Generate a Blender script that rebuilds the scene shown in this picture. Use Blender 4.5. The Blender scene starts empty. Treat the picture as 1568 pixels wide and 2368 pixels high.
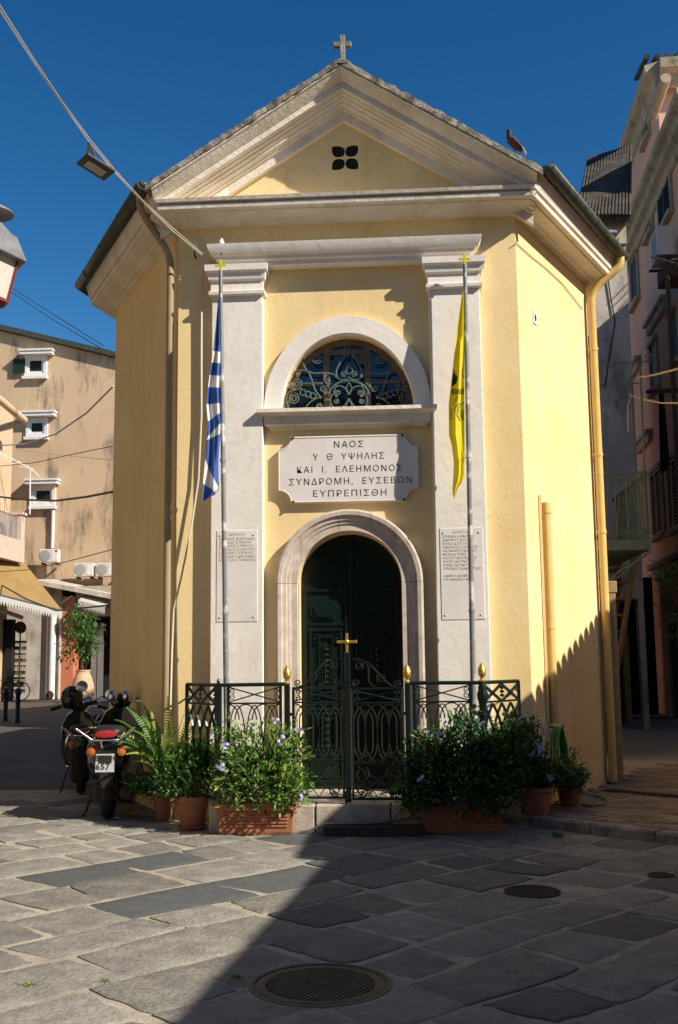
import bpy, bmesh, math, random
import numpy as np
from mathutils import Vector, Matrix, noise
random.seed(7); np.random.seed(7)
S = bpy.context.scene
COL = S.collection
# ------------------------------------------------------------------ camera
FPX, PW, PH = 2450.0, 1568.0, 2368.0          # focal length in units of a 1568 x 2368 picture
CAM = Vector((0.65, -11.4, 1.65))
CROT = (Matrix.Rotation(math.radians(3.8), 3, 'Z') @ Matrix.Rotation(math.radians(90 + 7.92), 3, 'X')
        @ Matrix.Rotation(math.radians(-0.65), 3, 'Z'))
cd = bpy.data.cameras.new('camera'); cam = bpy.data.objects.new('camera', cd); COL.objects.link(cam)
cd.sensor_fit = 'VERTICAL'; cd.sensor_height = 36.0; cd.lens = 36.0 * FPX / PH
cd.clip_start = 0.1; cd.clip_end = 2000
cam.location = CAM; cam.rotation_euler = CROT.to_euler()
S.camera = cam
# ------------------------------------------------------------------ light
SUN = Vector((1.95, -1.0, 1.62)).normalized()     # direction towards the sun
elev = math.asin(SUN.z); azim = math.atan2(SUN.x, SUN.y)
W = bpy.data.worlds.new('World'); S.world = W; W.use_nodes = True
nt = W.node_tree
sky = nt.nodes.new('ShaderNodeTexSky'); sky.sky_type = 'NISHITA'; sky.sun_disc = False
sky.sun_elevation = elev; sky.sun_rotation = azim
sky.air_density = 1.0; sky.dust_density = 0.3; sky.ozone_density = 3.0
gam = nt.nodes.new('ShaderNodeGamma'); gam.inputs[1].default_value = 1.22
hsv = nt.nodes.new('ShaderNodeHueSaturation'); hsv.inputs['Saturation'].default_value = 1.24; hsv.inputs['Hue'].default_value = 0.497
nt.links.new(sky.outputs[0], gam.inputs[0]); nt.links.new(gam.outputs[0], hsv.inputs['Color'])
nt.links.new(hsv.outputs[0], nt.nodes['Background'].inputs[0])
nt.nodes['Background'].inputs[1].default_value = 0.054
sl = bpy.data.lights.new('sun', 'SUN'); so = bpy.data.objects.new('sun', sl); COL.objects.link(so)
sl.energy = 5.0; sl.angle = math.radians(0.53); sl.color = (1.0, 0.915, 0.79)
so.rotation_euler = SUN.to_track_quat('Z', 'Y').to_euler(); so.location = (30, -18, 25)
S.view_settings.view_transform = 'Standard'; S.view_settings.look = 'None'
S.view_settings.gamma = 1.0; S.view_settings.exposure = 0.50; S.view_settings.use_curve_mapping = False
S.render.engine = 'CYCLES'
S.cycles.max_bounces = 6; S.cycles.diffuse_bounces = 4; S.cycles.glossy_bounces = 3
S.cycles.transparent_max_bounces = 6; S.cycles.use_denoising = True

# ------------------------------------------------------------------ measuring helpers: a viewing ray met with a real plane
def _ray(px, py): return CROT @ Vector(((px - PW / 2) / FPX, -(py - PH / 2) / FPX, -1.0))
def U(px, py, Y=0.0):
    d = _ray(px, py); return CAM + d * ((Y - CAM.y) / d.y)
def G(px, py, z=0.0):
    d = _ray(px, py); return CAM + d * ((z - CAM.z) / d.z)
def PLN(px, py, P, n):
    d = _ray(px, py); return CAM + d * ((Vector(P) - CAM).dot(n) / d.dot(n))
def proj(p):
    q = CROT.transposed() @ (Vector(p) - CAM); return PW / 2 + FPX * q.x / -q.z, PH / 2 - FPX * q.y / -q.z

# ------------------------------------------------------------------ materials
def M(name, c, c2=None, rough=.75, metal=0., sc=2.5, det=5., bump=0., bs=60., stain=None, stain_c=(.05, .045, .04),
      stain_sc=(2.5, 2.5, .35), orand=0., spec=.4, coat=0., trans=0., contrast=(.35, .65), crack=0., fine=0.):
    m = bpy.data.materials.new(name); m.use_nodes = True
    n, l = m.node_tree.nodes, m.node_tree.links
    b = n['Principled BSDF']; b.inputs['Roughness'].default_value = rough; b.inputs['Metallic'].default_value = metal
    b.inputs['Specular IOR Level'].default_value = spec
    if coat: b.inputs['Coat Weight'].default_value = coat; b.inputs['Coat Roughness'].default_value = .08
    c4 = tuple(c) + (1,)
    b.inputs['Base Color'].default_value = c4
    geo = n.new('ShaderNodeNewGeometry'); out = None
    if c2 is not None:
        nz = n.new('ShaderNodeTexNoise'); nz.inputs['Scale'].default_value = sc; nz.inputs['Detail'].default_value = det
        nz.inputs['Roughness'].default_value = .62
        l.new(geo.outputs['Position'], nz.inputs['Vector'])
        mr = n.new('ShaderNodeMapRange'); mr.inputs[1].default_value, mr.inputs[2].default_value = contrast
        l.new(nz.outputs[0], mr.inputs[0])
        mx = n.new('ShaderNodeMix'); mx.data_type = 'RGBA'
        mx.inputs[6].default_value = c4; mx.inputs[7].default_value = tuple(c2) + (1,)
        l.new(mr.outputs[0], mx.inputs[0]); out = mx.outputs[2]
    if stain:
        mp = n.new('ShaderNodeMapping'); mp.inputs['Scale'].default_value = stain_sc
        l.new(geo.outputs['Position'], mp.inputs['Vector'])
        ns = n.new('ShaderNodeTexNoise'); ns.inputs['Scale'].default_value = 1.0; ns.inputs['Detail'].default_value = 7.; ns.inputs['Roughness'].default_value = .7
        l.new(mp.outputs[0], ns.inputs['Vector'])
        ms = n.new('ShaderNodeMapRange'); ms.inputs[1].default_value = stain[0]; ms.inputs[2].default_value = stain[1]; ms.inputs[4].default_value = stain[2]
        l.new(ns.outputs[0], ms.inputs[0])
        mx2 = n.new('ShaderNodeMix'); mx2.data_type = 'RGBA'; mx2.inputs[6].default_value = c4; mx2.inputs[7].default_value = tuple(stain_c) + (1,)
        if out: l.new(out, mx2.inputs[6])
        l.new(ms.outputs[0], mx2.inputs[0]); out = mx2.outputs[2]
    if crack:
        nd = n.new('ShaderNodeTexNoise'); nd.inputs['Scale'].default_value = 2.2; nd.inputs['Detail'].default_value = 4.
        l.new(geo.outputs['Position'], nd.inputs['Vector'])
        vm = n.new('ShaderNodeVectorMath'); vm.operation = 'MULTIPLY_ADD'; vm.inputs[1].default_value = (.5, .5, .5)
        l.new(nd.outputs['Color'], vm.inputs[0]); l.new(geo.outputs['Position'], vm.inputs[2])
        vo = n.new('ShaderNodeTexVoronoi'); vo.feature = 'DISTANCE_TO_EDGE'; vo.inputs['Scale'].default_value = .9; l.new(vm.outputs[0], vo.inputs['Vector'])
        mc = n.new('ShaderNodeMapRange'); mc.inputs[1].default_value = .001; mc.inputs[2].default_value = .009; mc.inputs[3].default_value = crack; mc.inputs[4].default_value = 0.; l.new(vo.outputs['Distance'], mc.inputs[0])
        nm = n.new('ShaderNodeTexNoise'); nm.inputs['Scale'].default_value = .8; l.new(geo.outputs['Position'], nm.inputs['Vector'])
        mm = n.new('ShaderNodeMapRange'); mm.inputs[1].default_value = .5; mm.inputs[2].default_value = .62; l.new(nm.outputs[0], mm.inputs[0])
        mu = n.new('ShaderNodeMath'); mu.operation = 'MULTIPLY'; l.new(mc.outputs[0], mu.inputs[0]); l.new(mm.outputs[0], mu.inputs[1])
        mx3 = n.new('ShaderNodeMix'); mx3.data_type = 'RGBA'; mx3.inputs[7].default_value = (.22, .17, .11, 1); mx3.inputs[6].default_value = c4
        if out: l.new(out, mx3.inputs[6])
        l.new(mu.outputs[0], mx3.inputs[0]); out = mx3.outputs[2]
    if fine:
        nf = n.new('ShaderNodeTexNoise'); nf.inputs['Scale'].default_value = 38.; nf.inputs['Detail'].default_value = 8.; nf.inputs['Roughness'].default_value = .8; l.new(geo.outputs['Position'], nf.inputs['Vector'])
        mf = n.new('ShaderNodeMapRange'); mf.inputs[1].default_value = .3; mf.inputs[2].default_value = .7; mf.inputs[3].default_value = 1 - fine; mf.inputs[4].default_value = 1 + fine; l.new(nf.outputs[0], mf.inputs[0])
        hf = n.new('ShaderNodeHueSaturation'); hf.inputs['Color'].default_value = c4; l.new(mf.outputs[0], hf.inputs['Value'])
        if out: l.new(out, hf.inputs['Color'])
        out = hf.outputs[0]
    if orand:
        oi = n.new('ShaderNodeObjectInfo'); m1 = n.new('ShaderNodeMapRange'); m1.inputs[3].default_value = 1 - orand; m1.inputs[4].default_value = 1 + orand
        l.new(oi.outputs['Random'], m1.inputs[0])
        hs = n.new('ShaderNodeHueSaturation'); l.new(m1.outputs[0], hs.inputs['Value']); hs.inputs['Color'].default_value = c4
        if out: l.new(out, hs.inputs['Color'])
        out = hs.outputs[0]
    if out: l.new(out, b.inputs['Base Color'])
    if bump:
        nb = n.new('ShaderNodeTexNoise'); nb.inputs['Scale'].default_value = bs; nb.inputs['Detail'].default_value = 6.; nb.inputs['Roughness'].default_value = .65
        l.new(geo.outputs['Position'], nb.inputs['Vector'])
        bp = n.new('ShaderNodeBump'); bp.inputs['Strength'].default_value = 1.; bp.inputs['Distance'].default_value = bump
        l.new(nb.outputs[0], bp.inputs['Height']); l.new(bp.outputs[0], b.inputs['Normal'])
    if trans:
        tr = n.new('ShaderNodeBsdfTranslucent'); ad = n.new('ShaderNodeMixShader'); ad.inputs[0].default_value = trans
        tr.inputs[0].default_value = c4
        if out: l.new(out, tr.inputs[0])
        l.new(b.outputs[0], ad.inputs[1]); l.new(tr.outputs[0], ad.inputs[2]); l.new(ad.outputs[0], n['Material Output'].inputs[0])
    return m
MT = {}
MT['yellow'] = M('yellow_stucco', (.77, .575, .275), (.83, .65, .345), rough=.9, sc=1.1, bump=.004, bs=14, stain=(.53, .76, .48), stain_c=(.54, .40, .21), spec=.2, crack=.2)
MT['white'] = M('white_stucco', (.82, .77, .70), (.75, .69, .61), rough=.85, sc=2.2, bump=.006, bs=9, stain=(.54, .74, .5), stain_c=(.52, .44, .33), spec=.25, crack=.15)
MT['cornice'] = M('cornice_plaster', (.82, .76, .66), (.71, .63, .50), rough=.9, sc=2.8, bump=.012, bs=16, stain=(.54, .74, .5), stain_c=(.36, .30, .21), stain_sc=(3.5, 3.5, 1.6), spec=.2)
MT['rubble'] = M('weathered_mortar', (.42, .38, .31), (.13, .11, .09), rough=.95, sc=9, bump=.02, bs=30, stain=(.5, .6, .8), stain_c=(.07, .06, .05), stain_sc=(7, 7, 7))
MT['stone'] = M('door_stone', (.67, .585, .49), (.50, .41, .33), rough=.8, sc=7, bump=.003, bs=90, stain=(.52, .68, .6), stain_c=(.30, .22, .16), stain_sc=(14, 14, 1.2))
MT['marble'] = M('white_marble', (.76, .71, .67), (.68, .62, .57), rough=.55, sc=3, bump=.0015, bs=70, stain=(.6, .75, .3), stain_c=(.5, .42, .33), stain_sc=(5, 5, 3))
MT['step'] = M('step_stone', (.56, .50, .42), (.36, .31, .25), rough=.85, sc=6, bump=.006, bs=50, stain=(.55, .68, .6), stain_c=(.16, .13, .10), stain_sc=(5, 5, 5))
MT['ink'] = M('letter_paint', (.03, .028, .025), rough=.8)
MT['ink2'] = M('faded_letter_paint', (.46, .42, .37), (.60, .55, .49), rough=.9, sc=30)
MT['door'] = M('dark_green_door_paint', (.003, .011, .008), (.0055, .016, .0115), rough=.28, sc=12, bump=.002, bs=40, spec=.45)
MT['iron'] = M('dark_green_iron', (.0025, .0085, .007), (.005, .013, .010), rough=.33, sc=25, bump=.001, bs=120, spec=.5)
MT['gold'] = M('gold_paint', (.72, .47, .09), (.60, .36, .06), rough=.35, metal=.75, sc=30, bump=.003, bs=60)
MT['verdigris'] = M('verdigris_iron', (.135, .185, .15), (.065, .095, .08), rough=.7, sc=30, bump=.002, bs=90)
MT['pane'] = M('window_pane', (.006, .012, .03), rough=.06, spec=.8)
MT['frame_wood'] = M('weathered_wood', (.22, .17, .13), (.13, .10, .075), rough=.8, sc=20)
MT['dark'] = M('dark_interior', (.010, .010, .010), rough=.9)  # unlit depth behind openings, put into a near-black colour
MT['gutter'] = M('gutter_metal', (.045, .055, .042), (.10, .105, .08), rough=.5, metal=.3, sc=9, bump=.002, bs=40, stain=(.5, .65, .6), stain_c=(.03, .04, .03), stain_sc=(6, 6, 6))
MT['pipe'] = M('yellow_painted_pipe', (.70, .49, .17), (.62, .42, .14), rough=.5, sc=5)
MT['pipe_dull_shade'] = M('dull_pipe_and_shaded_plaster', (.36, .27, .16), (.30, .22, .12), rough=.6, sc=5)  # on the corner pillar, shaded plaster is put into this colour
MT['tile'] = M('clay_roof_tile', (.34, .16, .09), (.20, .12, .085), rough=.9, sc=8, bump=.01, bs=30, orand=.2)
MT['tile_dark'] = M('soot_dark_roof', (.026, .022, .022), (.065, .052, .04), rough=.95, sc=3, bump=.01, bs=20, stain=(.5, .62, .7), stain_c=(.11, .085, .055), stain_sc=(3.5, 3.5, .3))
MT['slab'] = M('paving_stone', (.285, .268, .228), (.185, .175, .15), rough=.8, sc=5, bump=.018, bs=26, orand=.27, fine=.35, stain=(.52, .7, .5), stain_c=(.12, .11, .10), stain_sc=(9, 9, 9), spec=.35)
MT['slab_blue'] = M('blue_paving_stone', (.115, .12, .118), (.085, .09, .09), rough=.75, sc=9, bump=.01, bs=40, orand=.12, fine=.3)
MT['mortar'] = M('joint_mortar', (.47, .415, .325), (.30, .26, .20), rough=.95, sc=4, bump=.012, bs=40)
MT['pale'] = M('pale_pink_plaster', (.58, .46, .36), (.50, .39, .30), rough=.9, sc=1)
MT['asphalt'] = M('worn_street_stone', (.06, .052, .047), (.09, .078, .068), rough=.85, sc=1.2, bump=.01, bs=12)
MT['brick'] = M('pavement_brick', (.34, .255, .16), (.22, .165, .11), rough=.9, sc=6, bump=.006, bs=50, orand=.22)
MT['kerb'] = M('kerb_stone', (.44, .37, .28), (.24, .20, .15), rough=.9, sc=7, bump=.012, bs=30, stain=(.5, .62, .6), stain_c=(.10, .08, .06), stain_sc=(8, 8, 8))
MT['terracotta'] = M('terracotta', (.42, .17, .085), (.33, .13, .065), rough=.85, sc=5, bump=.003, bs=60, stain=(.6, .75, .4), stain_c=(.48, .32, .22), stain_sc=(5, 5, 3))
MT['soil'] = M('potting_soil', (.03, .022, .016), rough=1., bump=.02, bs=40)
MT['castiron'] = M('cast_iron_cover', (.055, .05, .045), (.10, .09, .08), rough=.55, metal=.5, sc=14, bump=.002, bs=90)
MT['rust'] = M('rusty_dark_metal', (.045, .03, .022), (.08, .05, .035), rough=.8, sc=8, bump=.003, bs=50)
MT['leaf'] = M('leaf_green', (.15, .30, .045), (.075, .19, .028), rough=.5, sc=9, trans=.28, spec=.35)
MT['leaf_dark_shade'] = M('dark_and_shaded_leaf_green', (.028, .095, .025), (.016, .06, .018), rough=.5, sc=9, trans=.22, spec=.35)  # in the shaded plumbago bushes it puts shade into the leaf colour
MT['leaf_yel_sun'] = M('yellow_and_sunlit_leaf_green', (.32, .40, .09), (.19, .30, .055), rough=.55, sc=7, trans=.3)  # in the sunlit plumbago bush it puts sun into the leaf colour
MT['fern'] = M('fern_green', (.44, .50, .13), (.28, .38, .07), rough=.55, sc=7, trans=.3)
MT['leaf_var'] = M('variegated_leaf', (.42, .45, .28), (.12, .2, .06), rough=.6, sc=40, trans=.2)
MT['dryleaf'] = M('dry_leaf', (.28, .12, .05), (.16, .08, .03), rough=.9, sc=20)
MT['stem'] = M('woody_stem', (.09, .065, .035), rough=.9)
MT['flower'] = M('pale_blue_petal', (.46, .46, .74), (.60, .59, .80), rough=.7, sc=60, trans=.2)
MT['steel'] = M('galvanised_steel', (.42, .42, .42), (.24, .24, .24), rough=.45, metal=.7, sc=18)
MT['pole'] = M('chipped_grey_pole', (.20, .21, .21), (.55, .55, .52), rough=.55, metal=.2, sc=7, contrast=(.52, .62))
MT['cable'] = M('white_cable', (.62, .56, .46), rough=.6)
MT['wire'] = M('black_wire', (.02, .02, .02), rough=.6)
MT['wire_tan'] = M('tan_rope', (.50, .40, .26), rough=.9)
MT['porcelain'] = M('porcelain', (.75, .73, .70), rough=.2, spec=.6)
MT['black'] = M('black_gloss_paint', (.008, .008, .009), rough=.14, coat=.7)
MT['green_paint'] = M('dark_green_gloss', (.018, .026, .02), rough=.2, coat=.5)
MT['rubber'] = M('rubber', (.015, .015, .015), rough=.85)
MT['vinyl'] = M('black_vinyl', (.016, .015, .014), rough=.5, bump=.001, bs=200)
MT['chrome'] = M('chrome', (.72, .72, .72), rough=.12, metal=1.)
MT['redlens'] = M('red_lens', (.34, .022, .018), rough=.15, coat=.6)
MT['amber'] = M('amber_lens', (.42, .12, .015), rough=.15, coat=.6)
MT['plate'] = M('licence_plate', (.48, .48, .48), (.33, .33, .33), rough=.4, sc=40)
MT['helmet'] = M('helmet_shell', (.008, .008, .009), rough=.18, coat=.6)
MT['beige'] = M('beige_stucco', (.60, .44, .285), (.54, .39, .25), rough=.92, sc=.5, bump=.01, bs=12, stain=(.52, .66, .8), stain_c=(.10, .085, .07), stain_sc=(.9, .9, .22), spec=.2)
MT['whitewash'] = M('dirty_whitewash', (.58, .53, .46), (.40, .35, .29), rough=.9, sc=1.2, stain=(.52, .66, .6), stain_c=(.13, .11, .09), stain_sc=(1.6, 1.6, .6))
MT['winframe'] = M('white_window_paint', (.78, .76, .73), (.66, .64, .62), rough=.7, sc=5)
MT['shutter'] = M('dark_green_shutter', (.007, .030, .022), (.012, .04, .03), rough=.6, sc=10)
MT['shutter_pane_black'] = M('near_black_shutter_and_pane', (.010, .014, .013), rough=.6)  # on panes this near-black stands for the unlit recess
MT['orange'] = M('terracotta_plaster', (.58, .19, .10), (.50, .16, .085), rough=.9, sc=1.5, bump=.006, bs=20)
MT['dimwall'] = M('brown_grey_stucco', (.17, .135, .095), (.13, .105, .075), rough=.95, sc=.6)  # kept dim so the added unseen houses bounce little light
MT['awn_yellow'] = M('ochre_awning', (.30, .19, .07), (.24, .15, .055), rough=.9, sc=1.5)
MT['awn_white'] = M('white_awning', (.42, .41, .39), rough=.85)
MT['acwhite'] = M('ac_casing', (.66, .63, .58), (.58, .55, .51), rough=.5, sc=4)
MT['acgrille'] = M('ac_grille', (.34, .33, .31), rough=.6)
MT['pink'] = M('pink_stucco', (.76, .47, .345), (.66, .39, .28), rough=.92, sc=.7, bump=.01, bs=14, stain=(.56, .72, .55), stain_c=(.20, .13, .10), stain_sc=(1.2, 1.2, .4), spec=.2)
MT['orange_wall'] = M('faded_orange_stucco', (.52, .26, .15), (.40, .19, .11), rough=.92, sc=.9, bump=.01, bs=14, stain=(.5, .66, .6), stain_c=(.10, .065, .05), stain_sc=(1.2, 1.2, .5), spec=.2)
MT['trim'] = M('grey_stone_trim', (.46, .40, .29), (.33, .285, .20), rough=.9, sc=3, bump=.01, bs=20, stain=(.55, .68, .6), stain_c=(.09, .08, .06), stain_sc=(2.5, 2.5, 2.5))
MT['greywall'] = M('mould_grey_plaster', (.62, .56, .46), (.46, .41, .34), rough=.95, sc=.8, bump=.01, bs=10, stain=(.52, .66, .7), stain_c=(.09, .09, .10), stain_sc=(.9, .9, .35), spec=.1)
MT['ochre'] = M('ochre_alley_wall', (.60, .42, .15), (.48, .33, .12), rough=.9, sc=1.5)
MT['balc'] = M('green_grey_iron', (.10, .15, .14), (.06, .085, .08), rough=.6, sc=12)
MT['hose'] = M('green_hose', (.07, .34, .05), (.05, .25, .04), rough=.4, sc=20)
MT['cloth_dark'] = M('black_cloth', (.015, .015, .018), rough=.95)
MT['flag_blue'] = M('flag_blue', (.055, .13, .42), (.05, .115, .37), rough=.85, sc=12, trans=.2)
MT['flag_white'] = M('flag_white', (.74, .72, .70), rough=.85, trans=.2)
MT['flag_yellow'] = M('flag_yellow', (.80, .70, .03), (.72, .62, .025), rough=.8, sc=6, trans=.35)
MT['lampred'] = M('red_lantern_paint', (.22, .04, .035), (.15, .03, .03), rough=.6, sc=12)
MT['lampglass'] = M('frosted_lantern_glass', (.62, .58, .50), (.55, .51, .44), rough=.5, sc=3)
MT['lamptop'] = M('grey_lantern_sheet', (.30, .30, .31), (.20, .20, .21), rough=.5, metal=.4, sc=8)
MT['lampblack'] = M('flood_lamp_black', (.012, .013, .014), rough=.5)
MT['lampdiff'] = M('flood_lamp_lens', (.26, .27, .24), rough=.25)
MT['pigeon'] = M('pigeon_brown', (.12, .055, .045), (.07, .04, .04), rough=.8, sc=25)
MT['pigeon_w'] = M('pigeon_white', (.62, .60, .60), rough=.8)
MT['pigeon_d'] = M('pigeon_dark', (.03, .022, .025), rough=.7)
MT['pithos'] = M('pale_clay_jar', (.60, .40, .25), (.52, .33, .19), rough=.85, sc=6)
MT['canopy_red'] = M('dull_red_canvas', (.22, .035, .03), rough=.9)

# ------------------------------------------------------------------ objects
ROOT = {}
def tag(o, label=None, cat=None, group=None, kind=None):
    if label: o['label'] = label
    if cat: o['category'] = cat
    if group: o['group'] = group
    if kind: o['kind'] = kind
    return o
def thing(name, label, cat, loc=(0, 0, 0), group=None, rotz=None):
    o = bpy.data.objects.new(name, None); COL.objects.link(o); o.location = loc; o.empty_display_size = .1
    ROOT[o.name] = Vector(loc) if rotz is None else Vector((0, 0, 0))
    if rotz is not None: o.rotation_euler = (0, 0, rotz)
    return tag(o, label, cat, group)
def copy_tree(o, parent=None):
    c = o.copy(); COL.objects.link(c)
    if parent: c.parent = parent
    for ch in o.children: copy_tree(ch, c)
    return c
def mesh_obj(name, me, mats, parent=None, kind=None):
    for m in (mats if isinstance(mats, (list, tuple)) else [mats]): me.materials.append(MT[m] if isinstance(m, str) else m)
    o = bpy.data.objects.new(name, me); COL.objects.link(o)
    if parent is not None:
        r = ROOT.get(parent.name, Vector((0, 0, 0)))
        if r.length > 0:
            me.transform(Matrix.Translation(-r))
        ROOT[o.name] = r; o.parent = parent
    if kind: o['kind'] = kind
    return o
class MB:
    def __init__(s): s.v, s.f, s.mi = [], [], []
    def add(s, vs, fs, mi=0):
        b = len(s.v); s.v += [tuple(p) for p in vs]
        for f in fs: s.f.append(tuple(i + b for i in f)); s.mi.append(mi)
        return s
    def box(s, x0, x1, y0, y1, z0, z1, mi=0):
        x0, x1 = sorted((x0, x1)); y0, y1 = sorted((y0, y1)); z0, z1 = sorted((z0, z1))
        return s.add([(x0, y0, z0), (x1, y0, z0), (x1, y1, z0), (x0, y1, z0), (x0, y0, z1), (x1, y0, z1), (x1, y1, z1), (x0, y1, z1)],
                     [(0, 3, 2, 1), (4, 5, 6, 7), (0, 1, 5, 4), (1, 2, 6, 5), (2, 3, 7, 6), (3, 0, 4, 7)], mi)
    def obox(s, c, ax, ay, az, mi=0):       # centre and three half axes
        c, ax, ay, az = map(Vector, (c, ax, ay, az))
        if ax.cross(ay).dot(az) < 0: az = -az
        vs = [c + ax * i + ay * j + az * k for k in (-1, 1) for i, j in ((-1, -1), (1, -1), (1, 1), (-1, 1))]
        return s.add(vs, [(0, 3, 2, 1), (4, 5, 6, 7), (0, 1, 5, 4), (1, 2, 6, 5), (2, 3, 7, 6), (3, 0, 4, 7)], mi)
    def bar(s, a, b, w, d=None, up=(0, 0, 1)):   # rectangular bar
        a, b = Vector(a), Vector(b); t = (b - a); L = t.length; t.normalize()
        u = Vector(up)
        if abs(t.dot(u)) > .95: u = Vector((0, 1, 0))
        x = t.cross(u).normalized(); y = x.cross(t)
        return s.obox((a + b) / 2, t * L / 2, x * w / 2, y * (d or w) / 2)
    def tube(s, pts, r, n=8, closed=False, cap=True, mi=0):
        pts = [Vector(p) for p in pts]; N = len(pts); rs = r if isinstance(r, (list, tuple)) else [r] * N
        tan = []
        for i in range(N):
            a = pts[(i - 1) % N] if (i or closed) else pts[0]; b = pts[(i + 1) % N] if (i < N - 1 or closed) else pts[-1]
            t = b - a; tan.append(t.normalized() if t.length > 1e-9 else Vector((0, 0, 1)))
        u = Vector((0, 0, 1)) if abs(tan[0].z) < .9 else Vector((1, 0, 0))
        u = (u - tan[0] * u.dot(tan[0])).normalized(); vs = []
        for i in range(N):
            u = (u - tan[i] * u.dot(tan[i]))
            u = u.normalized() if u.length > 1e-6 else tan[i].orthogonal().normalized()
            w = tan[i].cross(u)
            for k in range(n):
                a = 2 * math.pi * k / n; vs.append(pts[i] + (u * math.cos(a) + w * math.sin(a)) * rs[i])
        fs = []
        for i in range(N if closed else N - 1):
            j = (i + 1) % N
            for k in range(n): fs.append((i * n + k, i * n + (k + 1) % n, j * n + (k + 1) % n, j * n + k))
        if cap and not closed: fs += [tuple(range(n - 1, -1, -1)), tuple((N - 1) * n + k for k in range(n))]
        return s.add(vs, fs, mi)
    def lathe(s, prof, c, n=16, axis=(0, 0, 1), mi=0):
        c = Vector(c); a = Vector(axis).normalized(); u = a.orthogonal().normalized()
        if abs(a.z) > .99: u = Vector((1, 0, 0))
        w = a.cross(u); vs = []
        for r, z in prof:
            for k in range(n):
                t = 2 * math.pi * k / n; vs.append(c + a * z + (u * math.cos(t) + w * math.sin(t)) * max(r, 1e-4))
        fs = []
        for i in range(len(prof) - 1):
            for k in range(n): fs.append((i * n + k, i * n + (k + 1) % n, (i + 1) * n + (k + 1) % n, (i + 1) * n + k))
        fs += [tuple(range(n - 1, -1, -1)), tuple((len(prof) - 1) * n + k for k in range(n))]
        return s.add(vs, fs, mi)
    def rings(s, rings, closed_path=False, closed_ring=True, cap=False, mi=0):
        n = len(rings[0]); N = len(rings); vs = [p for r in rings for p in r]; fs = []
        for i in range(N if closed_path else N - 1):
            j = (i + 1) % N
            for k in range(n if closed_ring else n - 1): fs.append((i * n + k, i * n + (k + 1) % n, j * n + (k + 1) % n, j * n + k))
        if cap: fs += [tuple(range(n - 1, -1, -1)), tuple((N - 1) * n + k for k in range(n))]
        return s.add(vs, fs, mi)
    def prism(s, poly, y0, y1, mi=0):      # polygon of (x, z), counter-clockwise seen from the front, y0 in front
        n = len(poly); vs = [(x, y0, z) for x, z in poly] + [(x, y1, z) for x, z in poly]
        fs = [tuple(range(n)), tuple(range(2 * n - 1, n - 1, -1))] + [(i, n + i, n + (i + 1) % n, (i + 1) % n) for i in range(n)]
        return s.add(vs, fs, mi)
    def slab(s, poly, z0, z1, mi=0):       # polygon of (x, y), counter-clockwise from above
        n = len(poly); vs = [(x, y, z0) for x, y in poly] + [(x, y, z1) for x, y in poly]
        fs = [tuple(range(n - 1, -1, -1)), tuple(range(n, 2 * n))] + [(i, (i + 1) % n, n + (i + 1) % n, n + i) for i in range(n)]
        return s.add(vs, fs, mi)
    def build(s, name, mats, parent=None, smooth=None, bevel=0., kind=None, fix=True):
        me = bpy.data.meshes.new(name); me.from_pydata(s.v, [], s.f)
        if max(s.mi, default=0) > 0: me.polygons.foreach_set('material_index', s.mi)
        me.update()
        if fix:
            bm = bmesh.new(); bm.from_mesh(me); bmesh.ops.recalc_face_normals(bm, faces=bm.faces); bm.to_mesh(me); bm.free()
        if smooth is not None:
            me.polygons.foreach_set('use_smooth', [True] * len(me.polygons)); me.set_sharp_from_angle(angle=math.radians(smooth))
        o = mesh_obj(name, me, mats, parent, kind)
        if bevel:
            b = o.modifiers.new('bevel', 'BEVEL'); b.width = bevel; b.segments = 2; b.limit_method = 'ANGLE'; b.angle_limit = math.radians(35)
        return o
def spiral(cx, cz, r0, r1, a0, turns, n=22):
    out = []
    for i in range(n + 1):
        t = i / n; a = a0 + turns * 2 * math.pi * t; r = r0 + (r1 - r0) * t; out.append((cx + r * math.cos(a), cz + r * math.sin(a)))
    return out
def bez(p0, p1, p2, p3, n=12):
    P = [Vector(p) for p in (p0, p1, p2, p3)]; out = []
    for i in range(n + 1):
        t = i / n; out.append(P[0] * (1 - t) ** 3 + P[1] * 3 * t * (1 - t) ** 2 + P[2] * 3 * t * t * (1 - t) + P[3] * t ** 3)
    return out
def offs(poly, d, first=1.):              # outward offset of a counter-clockwise polygon; the first edge may stand out further
    n = len(poly); out = []
    for i in range(n):
        a, b, c = Vector(poly[i - 1]), Vector(poly[i]), Vector(poly[(i + 1) % n])
        d1, d2 = (b - a).normalized(), (c - b).normalized(); n1, n2 = Vector((d1.y, -d1.x)), Vector((d2.y, -d2.x))
        e1 = d * (first if (i - 1) % n == 0 else 1.); e2 = d * (first if i == 0 else 1.)
        A = Matrix(((n1.x, n1.y), (n2.x, n2.y))); v = A.inverted() @ Vector((e1, e2)); out.append(tuple(b + v))
    return out
def filled(outer, holes, y):              # flat wall plate in the x-z plane with holes, as a bmesh
    bm = bmesh.new(); es = []
    for loop in [outer] + holes:
        vs = [bm.verts.new((x, y, z)) for x, z in loop]
        for i in range(len(vs)): es.append(bm.edges.new((vs[i], vs[(i + 1) % len(vs)])))
    bmesh.ops.triangle_fill(bm, use_beauty=True, use_dissolve=False, edges=es, normal=(0, -1, 0))
    return bm
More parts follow.
